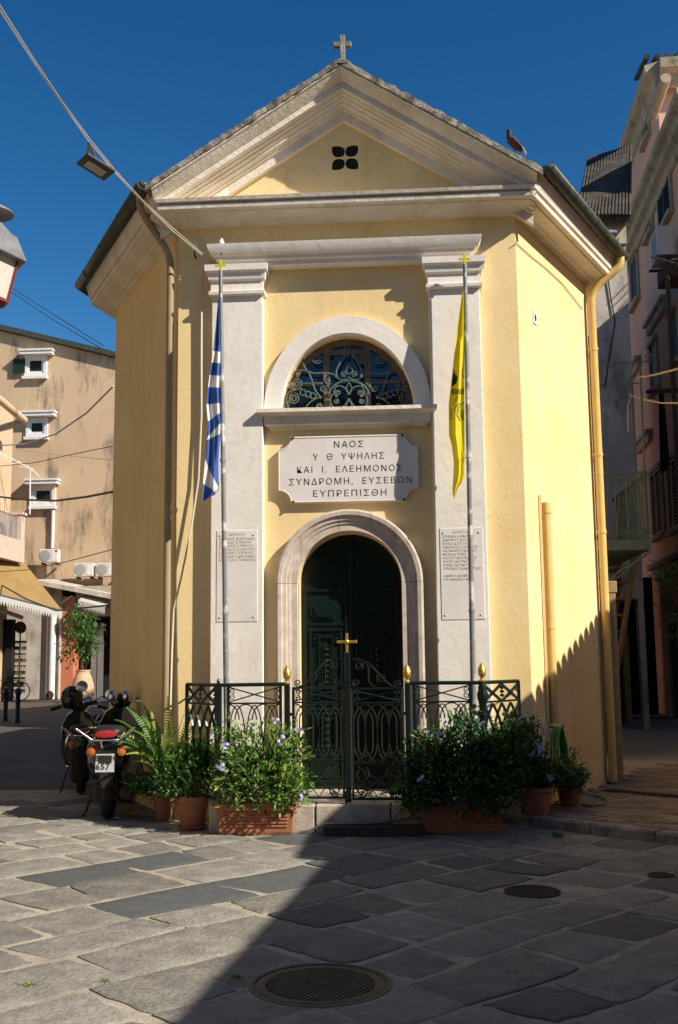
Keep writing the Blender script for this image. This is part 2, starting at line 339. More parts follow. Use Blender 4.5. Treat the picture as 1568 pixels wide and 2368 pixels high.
def text_mesh(body, size, spacing=1.0, extrude=.0015, line=1.0, align='CENTER', bold=0.):
    cu = bpy.data.curves.new('lettering', 'FONT'); cu.body = body; cu.size = size; cu.align_x = align; cu.align_y = 'CENTER'
    cu.space_character = spacing; cu.space_line = line; cu.extrude = extrude; cu.resolution_u = 2; cu.offset = bold
    o = bpy.data.objects.new('lettering', cu); COL.objects.link(o)
    dg = bpy.context.evaluated_depsgraph_get(); me = bpy.data.meshes.new_from_object(o.evaluated_get(dg))
    bpy.data.objects.remove(o); bpy.data.curves.remove(cu)
    return me
FRONT = Matrix(((1, 0, 0, 0), (0, 0, -1, 0), (0, 1, 0, 0), (0, 0, 0, 1)))   # text lying in x-y -> standing, read from -y
def lettering(name, body, size, at, parent, mat='ink', rot=0., sx=1., **k):
    me = text_mesh(body, size, **k)
    me.transform(Matrix.Translation(at) @ Matrix.Rotation(rot, 4, 'Y') @ FRONT @ Matrix.Diagonal((sx, 1, 1, 1)))
    return mesh_obj(name, me, mat, parent)
# ================================================================== SETTING: ground, streets
mb = MB(); mb.add([(-400, -60, -.03), (400, -60, -.03), (400, 500, -.03), (-400, 500, -.03)], [(0, 1, 2, 3)])
street = mb.build('street', 'asphalt', kind='structure'); tag(street, kind='structure')
# square with big irregular slabs
sq = [(-7, -10.5), (5.5, -10.5), (5.5, 1.2), (3.6, 2.6), (-7, 2.6)]
mb = MB().slab(sq, -.028, -.005); square = mb.build('square', 'mortar', kind='structure')
MAN = Vector((.148, -5.70)); HOLES = [(MAN, .385), (Vector((1.47, -3.50)), .20), (Vector((2.5, -2.93)), .10)]
ua = math.radians(47); uu = Vector((math.cos(ua), math.sin(ua))); vv = Vector((-uu.y, uu.x))
O0 = Vector((0, -4.2)); rnd = random.Random(11)
# chapel front platform and raised pavement keep-out
KERB0, KERB1 = Vector((.95, .20)), Vector((3.6, -2.20))
kd = (KERB1 - KERB0).normalized(); kn = Vector((-kd.y, kd.x))      # kn points back, away from the camera
stones = []
rows = []; v0 = -8.0
while v0 < 8.0:
    w = rnd.uniform(.44, .66); rows.append((v0, v0 + w)); v0 += w
for (va, vb) in rows:
    x = -9.0 + rnd.uniform(0, .6)
    while x < 9.0:
        L = rnd.choice((rnd.uniform(.42, .62), rnd.uniform(.6, 1.05)))
        c = O0 + uu * (x + L / 2) + vv * ((va + vb) / 2); px, py = proj((c.x, c.y, 0))
        ok = -6.2 < c.x < 5 and -8.6 < c.y < 1.6 and -160 < px < 1730 and 1800 < py < 2560
        if (c - KERB0).dot(kn) > -.12 and c.x > .6: ok = False
        if abs(c.x) < 1.9 and c.y > -.75: ok = False
        if c.y > -.1 and c.x > -1.9 : ok = False
        if ok: stones.append((x, x + L, va, vb, rnd.random()))
        x += L
stones.sort(key=lambda s: abs((O0 + uu * ((s[0] + s[1]) / 2) + vv * ((s[2] + s[3]) / 2)).y + 6))
def jitter(x, v):     # shared wobble of the joint lines
    p = Vector((x * .9, v * .9, 3.3)); return noise.noise(p) * .075, noise.noise(p + Vector((9, 4, 0))) * .075
for k, (xa, xb, va, vb, q) in enumerate(stones[:298]):
    g = rnd.uniform(.012, .028); pts = []
    cor = [(xa + g, va + g), (xb - g, va + g), (xb - g, vb - g), (xa + g, vb - g)]
    sk = [(rnd.uniform(-.06, .06), rnd.uniform(-.024, .02)) for _ in cor]
    cor = [(a + s[0], b + s[1]) for (a, b), s in zip(cor, sk)]
    for i in range(4):
        a, b = cor[i], cor[(i + 1) % 4]; n = 6
        for j in range(n):
            t = j / n; x = a[0] + (b[0] - a[0]) * t; v = a[1] + (b[1] - a[1]) * t
            r = .014 if j in (0,) else 0
            cx, cv = (xa + xb) / 2, (va + vb) / 2
            x += (cx - x) * r * 1.2; v += (cv - v) * r * 1.2
            jx, jv = jitter(x, v); x += jx + rnd.uniform(-.012, .012); v += jv + rnd.uniform(-.012, .012)
            p = O0 + uu * x + vv * v
            for hc, hr in HOLES:
                d = p - hc
                if d.length < hr: p = hc + d.normalized() * hr if d.length > 1e-4 else p
            pts.append(p)
    c = sum(pts, Vector((0, 0))) / len(pts)
    if any((c - hc).length < hr * .75 for hc, hr in HOLES): continue
    tx, ty, tz = rnd.uniform(-.011, .011), rnd.uniform(-.011, .011), rnd.uniform(-.003, .007)
    H = lambda p, z: (p.x, p.y, z + tz + (p.x - c.x) * tx + (p.y - c.y) * ty)
    ins = [c + (p - c) * (1 - .016 / max(.1, (p - c).length)) for p in pts]
    inn = [c + (p - c) * .55 for p in pts]
    m = MB().rings([[H(p, -.03) for p in pts], [H(p, -.004) for p in pts], [H(p, .001) for p in ins],
                    [H(p, .001 + noise.noise(Vector((p.x * 3, p.y * 3, 1))) * .004) for p in inn]])
    nn = len(pts); m.add([H(p, .001 + noise.noise(Vector((p.x * 3, p.y * 3, 1))) * .004) for p in inn], [tuple(range(nn))])
    dark = False
    m.build('paving_stone', 'slab_blue' if q < .12 else 'slab', square, smooth=50)
# raised pavement to the right of the chapel, with kerb stones and bricks
TH = .10
rp = [tuple(KERB0 + kn * .16), tuple(KERB1 + kn * .16), (7.4, -2.0), (7.4, 16), (2.9, 16), (2.6, 5), (3.2, 2.4), (1.95, .12)]
pav = MB().slab(rp, -.02, TH - .012).build('raised_pavement', 'mortar', kind='structure')
t = 0.; KL = (KERB1 - KERB0).length; i = 0
while t < KL - .05:
    L = rnd.uniform(.38, .7); L = min(L, KL - t)
    a = KERB0 + kd * (t + .008); b = KERB0 + kd * (t + L - .008); off = rnd.uniform(-.012, .012)
    ring = []
    for s_ in range(5):
        p = a + (b - a) * s_ / 4; e = rnd.uniform(-.008, .008)
        pf = p + kn * (off + e); pb = p + kn * .155
        zt = TH + rnd.uniform(-.008, .004)
        ring.append([(pf.x, pf.y, -.02), (pf.x, pf.y, zt - .02), (pf.x + kn.x * .02, pf.y + kn.y * .02, zt), (pb.x, pb.y, zt), (pb.x, pb.y, -.02)])
    MB().rings(ring, cap=True).build('kerb_stone', 'kerb', pav, smooth=40)
    t += L
nb = 0; r = 0; w0 = .17
while w0 < 6.0 and nb < 290:
    bw, bl = .145, .30; t = -1.5 + (r % 2) * .15
    while t < 7.5 and nb < 290:
        a = KERB0 + kd * (t + .006) + kn * (w0 + .006); e = kd * (bl - .012); f_ = kn * (bw - .012)
        c = a + e / 2 + f_ / 2; px, py = proj((c.x, c.y, TH))
        inside = px < 1640 and c.y < 2.1 + (c.x - 3.05) * 2 + 3 and ((c.x - 1.9) * (2.3) - (c.y - 0) * 1.15) > .08 and c.x > 1.7 and c.y < 4.6
        if inside:
            z = TH + rnd.uniform(-.006, .005); jx = [Vector((rnd.uniform(-.006, .006), rnd.uniform(-.006, .006))) for _ in range(4)]
            P = [a + jx[0], a + e + jx[1], a + e + f_ + jx[2], a + f_ + jx[3]]
            cc = sum(P, Vector((0, 0))) / 4; Q = [cc + (p - cc) * .93 for p in P]
            MB().rings([[(p.x, p.y, TH - .03) for p in P], [(p.x, p.y, z - .006) for p in P], [(p.x, p.y, z) for p in Q]], cap=True).build('brick', 'brick', pav)
            nb += 1
        t += bl
    w0 += bw; r += 1
# drain grate in the raised pavement
gp = G(1510, 1838, TH); gt = thing('drain_grate', 'dark slotted iron drain grate in the brick pavement beside the chapel', 'drain grate', (gp.x, gp.y, TH))
mb = MB(); mb.obox((gp.x, gp.y, TH + .004), (kd.x * .62, kd.y * .62, 0), (kn.x * .09, kn.y * .09, 0), (0, 0, .006)); mb.build('frame', 'rust', gt)
for i in range(22):
    p = Vector((gp.x, gp.y)) + kd * (-.56 + i * .053)
    MB().obox((p.x, p.y, TH + .013), (kd.x * .012, kd.y * .012, 0), (kn.x * .075, kn.y * .075, 0), (0, 0, .005)).build('slat', 'castiron', gt)
# manhole cover
mt = thing('manhole_cover', 'round cast iron manhole cover with ribbed lid in shaded paving', 'manhole cover', (MAN.x, MAN.y, 0))
c = (MAN.x, MAN.y, 0)
MB().lathe([(.372, -.03), (.372, .004), (.345, .006), (.335, -.008), (.30, -.008)], c, 48).build('rim', 'castiron', mt, smooth=30)
lid = MB().lathe([(.332, -.02), (.332, -.001), (.325, .003), (.283, .003), (.278, -.004), (.01, -.004)], c, 48).build('lid', 'castiron', mt, smooth=30)
mb = MB(); ra = math.radians(62); rd = Vector((math.cos(ra), math.sin(ra))); rn = Vector((-rd.y, rd.x))
for i in range(-10, 11):
    h = math.sqrt(max(0, .275 ** 2 - (i * .026) ** 2)); cc = MAN + rn * (i * .026)
    mb.obox((cc.x, cc.y, -.001), (rd.x * h, rd.y * h, 0), (rn.x * .006, rn.y * .006, 0), (0, 0, .004))
mb.build('rib', 'castiron', lid, kind='stuff')
mring = [(MAN.x + math.cos(a) * r_, MAN.y + math.sin(a) * r_) for a in [k * math.pi / 24 for k in range(48)] for r_ in (1,)]
mb = MB(); ro = []
for k in range(48):
    a = k * math.pi / 24; r_ = .43 + noise.noise(Vector((math.cos(a) * 2, math.sin(a) * 2, 5))) * .07
    ro.append((MAN.x + math.cos(a) * r_, MAN.y + math.sin(a) * r_, -.004))
mb.rings([[(MAN.x + math.cos(k * math.pi / 24) * .368, MAN.y + math.sin(k * math.pi / 24) * .368, .001) for k in range(48)], ro]); mb.build('mortar_ring', 'mortar', mt)
for (hc, hr), lab in zip(HOLES[1:], ('dark round drain hole in the shaded paving', 'small dark drain hole near the kerb at far right')):
    o = thing('drain_hole', lab, 'drain', (hc.x, hc.y, 0), 'drain holes in the paving')
    MB().lathe([(hr * 1.0, -.03), (hr * 1.0, .008), (hr * .95, .009), (hr * .93, .002), (.01, .001)], (hc.x, hc.y, 0), 28).build('rim', 'rust', o, smooth=30)
    MB().lathe([(hr * .92, -.026), (hr * .92, .004), (.01, .005)], (hc.x, hc.y, 0), 28).build('lid', 'dark', o)
# weeds in the joints
def weed(x, y, z, n, h, mat='leaf_yel_sun'):
    m = MB()
    for i in range(n):
        a = random.uniform(0, 6.28); l = random.uniform(.5, 1) * h; b = Vector((x + random.gauss(0, h * .5), y + random.gauss(0, h * .4), z))
        d = Vector((math.cos(a), math.sin(a), random.uniform(.5, 1.6))).normalized() * l; s_ = Vector((-math.sin(a), math.cos(a), 0)) * l * .13
        m.add([b, b + d * .5 + s_, b + d, b + d * .5 - s_], [(0, 1, 2, 3)])
    return m
for (px, py, n, h, lab) in ((65, 2280, 60, .035, 'small yellow green weed in a paving joint at lower left'), (245, 2272, 45, .03, 'small weed in a paving joint right of the lowest blue slab'),
                            (545, 2262, 60, .035, 'dark weed in the crack left of the manhole cover'), (705, 1912, 70, .06, 'weed growing between the left planter and the doorstep'),
                            (1290, 1935, 60, .07, 'weed at the foot of the kerb right of the planters')):
    p = G(px, py); o = weed(p.x, p.y, 0, n, h, 'leaf_yel_sun').build('weed', 'leaf' if h > .05 else 'leaf_yel_sun', fix=False); tag(o, lab, 'weed', 'weeds in the paving joints')

# ================================================================== CHAPEL
ch = thing('chapel', 'small pale yellow chapel with white pilasters, pediment and green arched door', 'chapel', (0, 0, 0))
PLAN = [(-1.9, 0), (1.9, 0), (3.05, 2.3), (2.4, 6.0), (-2.6, 6.3), (-3.38, 2.67)]
ZW = 6.60
DW, DS = .556, 2.465                       # door half width, springing height
def arch(hw, zs, z0, n=28): return [(hw, z0), ] + [(hw * math.cos(a), zs + hw * math.sin(a)) for a in [math.pi * i / n for i in range(n + 1)]] + [(-hw, z0)]
LW, LZ, LR = .73, 4.37, .86
lun = [(LW * math.cos(a), LZ + LR * math.sin(a)) for a in [math.pi * i / 28 for i in range(29)]]
def petal(cx, cz, ax, az):
    out = []
    for i in range(12):
        t = i / 11; w = math.sin(math.pi * t ** .85) ** .8 * .074; p = (.024 + t * .182)
        out.append((p, w))
    pts = out + [(p, -w) for p, w in out[::-1][1:-1]]
    a = math.atan2(az, ax); return [(cx + p * math.cos(a) - w * math.sin(a), cz + p * math.sin(a) + w * math.cos(a)) for p, w in pts]
pet = [petal(.008, 7.325, sx, sz) for sx in (-1, 1) for sz in (-1, 1)]
door_hole = arch(DW, DS, .02)
bm = filled([(-1.9, 0), (1.9, 0), (1.9, 6.85), (0, 8.02), (-1.9, 6.85)], [door_hole, lun] + pet, 0.)
me = bpy.data.meshes.new('wall'); bm.to_mesh(me); bm.free()
vs = [tuple(v.co) for v in me.vertices]; fs = [tuple(p.vertices) for p in me.polygons]; bpy.data.meshes.remove(me)
mb = MB().add(vs, fs)
for hole, dp in [(door_hole, .34), (lun, .22)] + [(p, .03) for p in pet]:
    n = len(hole); mb.add([(x, 0, z) for x, z in hole] + [(x, dp, z) for x, z in hole], [(i, (i + 1) % n, n + (i + 1) % n, n + i) for i in range(n)])
for i in range(1, 6):
    a, b = PLAN[i], PLAN[(i + 1) % 6]; mb.add([(a[0], a[1], 0), (b[0], b[1], 0), (b[0], b[1], ZW + .25), (a[0], a[1], ZW + .25)], [(0, 1, 2, 3)])
wall = mb.build('wall', 'yellow', ch, fix=False)
mb = MB()
for p in pet: mb.add([(x, .029, z) for x, z in p], [tuple(range(len(p)))])
mb.build('vent_shade_sheet', 'dark', ch, fix=False)  # near-black sheet stands for the unlit depth of the vent
# cornice all round
prof = [(0, 6.53), (.045, 6.53), (.055, 6.57), (.10, 6.585), (.135, 6.62), (.145, 6.645), (.275, 6.655), (.285, 6.675), (.33, 6.70), (.335, 6.755), (.365, 6.765), (.37, 6.80), (.10, 6.83), (0, 6.84)]
prof = [(0, 6.54), (.04, 6.545), (.05, 6.56), (.10, 6.565), (.12, 6.58), (.26, 6.588), (.27, 6.603), (.325, 6.608), (.332, 6.652), (.295, 6.658), (.30, 6.676), (.352, 6.68), (.362, 6.715), (.10, 6.73), (0, 6.735)]
mb = MB().rings([[(x, y, z) for x, y in offs(PLAN, p, 1.2)] for p, z in prof], closed_path=False)
mb.build('cornice', 'cornice', ch, smooth=25, fix=False)
for ix in ((0, 5, 4), (1, 2, 3)):
    R_ = []
    for i in ix:
        R_.append([(*offs(PLAN, p)[i], z) for p, z in ((.10, 6.62), (.30, 6.64), (.315, 6.70), (.36, 6.73), (.375, 6.80), (.40, 6.86), (.10, 6.87))])
    MB().rings(R_, cap=True).build('eaves_band', 'cornice', ch, smooth=25)
# raking cornice of the pediment: profile (vertical distance below the top line, projection)
ZA, XE, SL = 8.17, 2.10, .637
rp_ = [(-.01, 0), (-.01, .52), (.045, .53), (.05, .505), (.075, .48), (.105, .43), (.13, .385), (.142, .36), (.142, .375), (.205, .37), (.21, .30), (.225, .295), (.23, .245), (.25, .24), (.26, .19), (.285, .18), (.295, .12), (.315, .115), (.318, .075), (.43, .07), (.43, 0)]
def rk(x, dv, p): return (x, -p, ZA - SL * abs(x) - dv)
for s_ in (-1, 1):
    rings = []
    for x in [0] + [XE * k / 12 for k in range(1, 13)]:
        wob = noise.noise(Vector((x * 2 * s_, 3, 1))) * .006
        rings.append([rk(x * s_, dv + (wob if 0 < i < 19 else 0), p + (wob if 0 < i < 19 else 0)) for i, (dv, p) in enumerate(rp_)])
    MB().rings(rings, cap=True).build('raking_cornice', 'cornice', ch, smooth=25)
# rough mortar capping along both rakes
for s_ in (-1, 1):
    rings = []
    for k in range(70):
        x = 2.16 * k / 69; h = .045 + .05 * abs(noise.noise(Vector((x * 6 * s_, 1, 2)))) + random.uniform(0, .012); e = noise.noise(Vector((x * 8, s_, 7))) * .025
        z = ZA - SL * x + .008
        rings.append([(x * s_, -.545 - abs(e), z - .03 - abs(e)), (x * s_, -.54 - abs(e), z + h * .7), (x * s_, -.50, z + h), (x * s_, -.2, z + h), (x * s_, .3, z + h * .9), (x * s_, .3, z)])
    MB().rings(rings, cap=True).build('mortar_capping', 'rubble', ch, smooth=40)
mb = MB().lathe([(.15, 0), (.11, .05), (.06, .09), (.035, .12)], (0.02, -.42, ZA - .02), 10); mb.build('cross_base', 'rubble', ch, smooth=40)
cz = ZA + .09
mb = MB().box(-.010, .048, -.450, -.390, cz, cz + .29).box(-.08, -.010, -.448, -.392, cz + .155, cz + .212).box(.048, .118, -.448, -.392, cz + .155, cz + .212)
mb.build('roof_cross', 'rubble', ch, bevel=.006)
# roof
E_ = offs(PLAN, .40); ez = 6.86
rv = [(x, y, ez) for x, y in E_] + [(0, .0, ZA + .02), (0, 4.3, ZA + .02)]
mb = MB().add(rv, [(5, 0, 6), (4, 5, 6), (4, 6, 7), (3, 4, 7), (2, 3, 7), (2, 7, 6), (1, 2, 6)]); mb.build('roof', 'tile', ch)
mb = MB()
for a, b in ((E_[0], E_[5]), (E_[1], E_[2]), (E_[5], E_[4]), (E_[2], E_[3])):
    a, b = Vector((*a, ez)), Vector((*b, ez)); n = int((b - a).length / .19); cen = Vector((0, 2, ZA + .02))
    for i in range(n):
        p = a + (b - a) * ((i + .5) / n); inn = Vector((0, p.y * .8 + .4, ZA)) - p; inn.normalize(); t_ = (b - a).normalized()
        up = t_.cross(inn).normalized(); up = up if up.z > 0 else -up; r_ = random.uniform(-.01, .015)
        ring = lambda q: [q + t_ * (.085 * math.cos(w)) + up * (.06 * math.sin(w)) for w in [math.pi * k / 6 for k in range(7)]]
        mb.rings([ring(p - inn * (.07 + r_)), ring(p + inn * .35)], closed_ring=False)
mb.build('tile_edge', 'tile', ch, smooth=60, fix=False, kind='stuff')
# gutters
for idx, nm in ((0, 'l'), (1, 'r')):
    base = offs(PLAN, .47); seq = [base[0], base[5], base[4]] if idx == 0 else [base[1], base[2], base[3]]
    d0 = (Vector(seq[1]) - Vector(seq[0])).normalized(); start = Vector(seq[0]) + d0 * .06
    pts = [Vector((*start, 6.93)), Vector((*seq[1], 6.90)), Vector((*seq[2], 6.88))]
    def halfring(p, t_):
        sd = Vector((t_.y, -t_.x, 0)).normalized(); return [p + sd * (.075 * math.cos(a)) + Vector((0, 0, .085 * math.sin(a))) for a in [math.pi + math.pi * k / 10 for k in range(11)]]
    t0 = (pts[1] - pts[0]).normalized(); t2 = (pts[2] - pts[1]).normalized(); tm = (t0 + t2).normalized()
    rr = [halfring(pts[0], t0), halfring(pts[1], tm), halfring(pts[2], t2)]
    m = MB().rings(rr, closed_ring=False); m.add(rr[0], [tuple(range(11))])
    for fr in (.0, .28, .56, .84):
        p = pts[0].lerp(pts[1], fr); r1 = halfring(p, t0); cc = p
        m.rings([[cc + (q - cc) * 1.07 for q in halfring(p, t0)], [cc + t0 * .03 + (q - p) * 1.07 for q in halfring(p, t0)]], closed_ring=False)
        m.bar(p + Vector((0, 0, -.0)) + Vector((t0.y, -t0.x, 0)) * .07, p + Vector((t0.y, -t0.x, 0)) * .08 + Vector((0, 0, .05)), .012)
    g = m.build('gutter', 'gutter', ch, smooth=60, fix=False)
    so_ = g.modifiers.new('thick', 'SOLIDIFY'); so_.thickness = .006
# pilasters, capitals
for x0, x1 in ((-1.497, -.927), (.918, 1.476)):
    MB().box(x0, x1, -.115, .02, .02, 5.70).build('pilaster', 'white', ch, bevel=.008)
    cp = [(.13, 5.68), (.165, 5.69), (.17, 5.725), (.14, 5.74), (.14, 5.84), (.17, 5.86), (.185, 5.93), (.215, 5.95), (.22, 6.02), (.10, 6.025)]
    rings = [[(x0 - (p - .13) * .75, -p, z), (x1 + (p - .13) * .75, -p, z), (x1 + (p - .13) * .75, .02, z), (x0 - (p - .13) * .75, .02, z)] for p, z in cp]
    MB().rings(rings, cap=True).build('capital', 'white', ch, smooth=20)
ep = [(.10, 6.012), (.15, 6.016), (.155, 6.06), (.19, 6.075), (.20, 6.11), (.24, 6.13), (.27, 6.19), (.28, 6.235), (.05, 6.25)]
x0, x1 = -1.38, 1.36
MB().rings([[(x0 - (p - .13), -p, z), (x1 + (p - .13), -p, z), (x1 + (p - .13), .02, z), (x0 - (p - .13), .02, z)] for p, z in ep], cap=True).build('entablature', 'white', ch, smooth=20)
# lunette window
ang = [math.pi * i / 32 for i in range(33)]
def ringsec(hw, hr, zc, a, y): return (hw * math.cos(a), y, zc + hr * math.sin(a))
rings = [[ringsec(.728, .858, LZ, a, .03), ringsec(.728, .858, LZ, a, -.05), ringsec(.735, .866, LZ, a, -.062), ringsec(.92, 1.06, LZ, a, -.062), ringsec(.925, 1.066, LZ, a, .02)] for a in ang]
MB().rings(rings, cap=True).build('window_surround', 'white', ch, smooth=25)
sp = [(.06, 4.165), (.07, 4.19), (.12, 4.205), (.125, 4.29), (.15, 4.30), (.16, 4.31), (.20, 4.325), (.20, 4.365), (.0, 4.372)]
MB().rings([[(-.81 - p * .85, -p, z), (.81 + p * .85, -p, z), (.81 + p * .85, .02, z), (-.81 - p * .85, .02, z)] for p, z in sp], cap=True).build('window_sill', 'cornice', ch, smooth=20)
win = MB()
rings = [[ringsec(.73, .86, LZ, a, .215), ringsec(.73, .86, LZ, a, .16), ringsec(.67, .79, LZ, a, .16), ringsec(.67, .79, LZ, a, .215)] for a in ang]
win.rings(rings, cap=True)
for x in (-.24, .22): win.box(x - .035, x + .035, .165, .21, LZ + .01, LZ + .76)
win.box(-.66, -.28, .17, .2, LZ + .34, LZ + .37); win.box(.26, .66, .17, .2, LZ + .34, LZ + .37); win.box(-.70, .70, .165, .21, LZ + .0, LZ + .05)
win.box(-.2, .18, .17, .205, LZ + .69, LZ + .74)
wf = win.build('window_frame', 'frame_wood', ch, smooth=25)
MB().add([(x, .2, z) for x, z in lun], [tuple(range(len(lun)))]).build('pane', 'pane', wf, fix=False)
# wrought iron grille of the lunette
gy = .10; gr = MB(); GP = lambda pts: [(x, gy, z) for x, z in pts]
def T(pts, r=.0075): gr.tube(GP(pts), r, 6)
def zx(px, py): # position measured in the enlarged lunette
    X_ = 980 + px * 490 / 1568; Y_ = 1150 + py * 490 / 1568; p = U(X_ / 1.52041, Y_ / 1.52041, gy); return (p.x, p.z)
def curve(pts, r=.0075, n=8):
    P = [Vector(zx(*p)) for p in pts]; out = []
    for i in range(len(P) - 1):
        p0, p1, p2, p3 = P[max(i - 1, 0)], P[i], P[i + 1], P[min(i + 2, len(P) - 1)]
        for k in range(n):
            t = k / n; out.append(.5 * ((2 * p1) + (p2 - p0) * t + (2 * p0 - 5 * p1 + 4 * p2 - p3) * t * t + (3 * p1 - p0 - 3 * p2 + p3) * t ** 3))
    out.append(P[-1]); T([(p.x, p.y) for p in out], r)
def scr(px, py, r0, a0, turns, r1=14): T([zx(px + (r0 + (r1 - r0) * i / 26) * math.cos(math.radians(a0) + turns * 2 * math.pi * i / 26), py + (r0 + (r1 - r0) * i / 26) * math.sin(math.radians(a0) + turns * 2 * math.pi * i / 26)) for i in range(27)])
CXm = 790
for mir in (1, -1):
    mx = lambda pts: [((CXm + (x - CXm) * mir), y) for x, y in pts]
    curve(mx([(275, 345), (285, 440), (340, 520), (380, 620), (410, 710), (470, 790)]), .009)
    curve(mx([(150, 520), (220, 485), (310, 495), (400, 520), (520, 515), (610, 530), (650, 560)]), .009)
    curve(mx([(280, 930), (350, 850), (420, 805), (480, 790)]), .009)
    curve(mx([(748, 300), (690, 400), (650, 490), (650, 550)]), .011)
    curve(mx([(650, 560), (690, 590), (740, 590), (800, 560)]), .007)
    curve(mx([(560, 760), (600, 680), (690, 620), (790, 600)]), .012)
    curve(mx([(790, 780), (760, 700), (700, 665), (640, 680), (620, 740), (640, 780)]), .008)
    curve(mx([(790, 800), (740, 880), (680, 915), (620, 900), (585, 860), (590, 780), (650, 720)]), .008)
    curve(mx([(790, 620), (820, 690), (790, 770)]), .006)
    curve(mx([(790, 820), (820, 880), (790, 920)]), .006)
    curve(mx([(110, 560), (130, 660), (190, 700), (260, 690)]), .008)
    curve(mx([(180, 710), (110, 740), (85, 820), (110, 920)]), .008)
    for k, (x, y) in enumerate([(270, 735), (330, 755), (385, 775)]): scr(CXm + (x - CXm) * mir, y, 32, 0, 1.0, 32)
    for (x, y, r0, a0, tn) in ((215, 640, 66, 90, 2.0), (165, 805, 66, -80, 2.0), (430, 350, 62, 30, 1.9), (460, 890, 36, 120, 1.7), (590, 265, 42, 60, 1.5), (500, 690, 42, -40, 1.4),
                               (665, 740, 32, 100, 1.6), (645, 835, 28, -60, 1.5), (735, 525, 34, 60, 1.4), (560, 610, 40, 30, 1.3), (940, 360, 50, 20, 1.7) if mir == 1 else (640, 360, 50, 160, 1.7)):
        scr(CXm + (x - CXm) * mir, y, r0, a0 if mir == 1 else 180 - a0, tn * mir, 10)
    for (x, y) in ((150, 520), (180, 705), (470, 790), (650, 555), (555, 665), (640, 660), (740, 600), (650, 775), (570, 745), (790, 780)):
        p = zx(CXm + (x - CXm) * mir, y); gr.box(p[0] - .013, p[0] + .013, gy - .014, gy + .014, p[1] - .013, p[1] + .013)
curve([(60, 930), (60, 760), (130, 520), (200, 400)], .012); curve([(790, 430), (830, 480), (790, 530), (760, 480), (790, 430)], .006)
curve([(735, 180), (770, 300), (775, 330)], .008); curve([(810, 180), (790, 300), (785, 330)], .008)
T([zx(60, 930), zx(1500, 915)], .008)
gr.build('window_grille', 'verdigris', ch, smooth=60)
# door surround: two jambs and an arch, moulded
mp = [(0, .04), (.0, -.05), (.006, -.062), (.075, -.062), (.08, -.075), (.115, -.08), (.12, -.095), (.165, -.10), (.172, -.125), (.21, -.13), (.232, -.12), (.236, .02)]
for s_ in (-1, 1):
    MB().rings([[(s_ * (DW + r_), y, z) for r_, y in mp] for z in (.262, DS - .004)], cap=True).build('door_jamb', 'stone', ch, smooth=25)
MB().rings([[((DW + r_) * math.cos(a), y, DS + (DW + r_) * math.sin(a)) for r_, y in mp] for a in [math.pi * i / 40 for i in range(41)]], cap=True).build('door_arch', 'stone', ch, smooth=25)
# door leaves with carved panels
for s_ in (-1, 1):
    n = 20; pts = [(0.004, .27), (DW - .002, .27)] + [((DW - .002) * math.cos(a), DS + (DW - .002) * math.sin(a)) for a in [math.pi / 2 * i / n for i in range(n)]] + [(.004, DS + DW - .004)]
    pts = [(s_ * x, z) for x, z in pts]; pts = pts if s_ == 1 else pts[::-1]
    leaf = MB().prism(pts, .27, .33).build('door_leaf', 'door', ch)
    m = MB()
    def fr(x0, x1, z0, z1, w=.022, d=.02, y=.27):
        a, b = sorted((s_ * x0, s_ * x1)); m.box(a, b, y - d, y, z0, z0 + w); m.box(a, b, y - d, y, z1 - w, z1); m.box(a, a + w, y - d, y, z0 + w, z1 - w); m.box(b - w, b, y - d, y, z0 + w, z1 - w)
    fr(.04, .52, .34, 2.42, .03, .025)
    oc = lambda k: [(s_ * (.28 + x * k), 2.19 + z * k) for x, z in ((-.17, -.05), (-.10, -.11), (.10, -.11), (.17, -.05), (.17, .05), (.10, .11), (-.10, .11), (-.17, .05))]
    for k, d in ((1, .018), (.72, .035)):
        P = oc(k); P = P if s_ == 1 else P[::-1]; m.prism(P, .27 - d, .272)
    m.box(s_ * .06, s_ * .50, .255, .271, 2.02, 2.05); m.box(s_ * .06, s_ * .50, .255, .271, 1.10, 1.13); m.box(s_ * .06, s_ * .50, .255, .271, .62, .65)
    for z0, z1 in ((1.17, 1.98), (.38, .60)): fr(.10, .46, z0, z1, .025, .02)
    for zc_ in (1.88, 1.27):
        for xc in (.16, .40): fr(xc - .05, xc + .05, zc_ - .05, zc_ + .05, .014, .03); m.box(s_ * xc - .02, s_ * xc + .02, .245, .272, zc_ - .02, zc_ + .02)
    fr(.20, .36, 1.25, 1.9, .018, .026); fr(.23, .33, 1.36, 1.8, .014, .034)
    for k in range(7): m.lathe([(.0, 0), (.022, .006), (.028, .02), (.012, .036), (.0, .04)], (s_ * .28, .262, 1.40 + k * .06), 8, (0, -1, 0))
    for k in range(5): m.lathe([(.0, 0), (.022, .006), (.028, .02), (.012, .036), (.0, .04)], (s_ * .28, .262, .72 + k * .07), 8, (0, -1, 0))
    fr(.12, .44, .67, 1.08, .02, .022); fr(.18, .38, .72, 1.03, .016, .03)
    fr(.08, .48, 2.50, 2.52, .01, .012)
    m.build('door_panel', 'door', leaf, bevel=.003)
MB().box(-.022, .022, .235, .275, .28, DS + DW - .02).build('door_astragal', 'door', ch, bevel=.006)
MB().box(-DW, DW, .02, .36, .20, .268).build('threshold', 'step', ch)
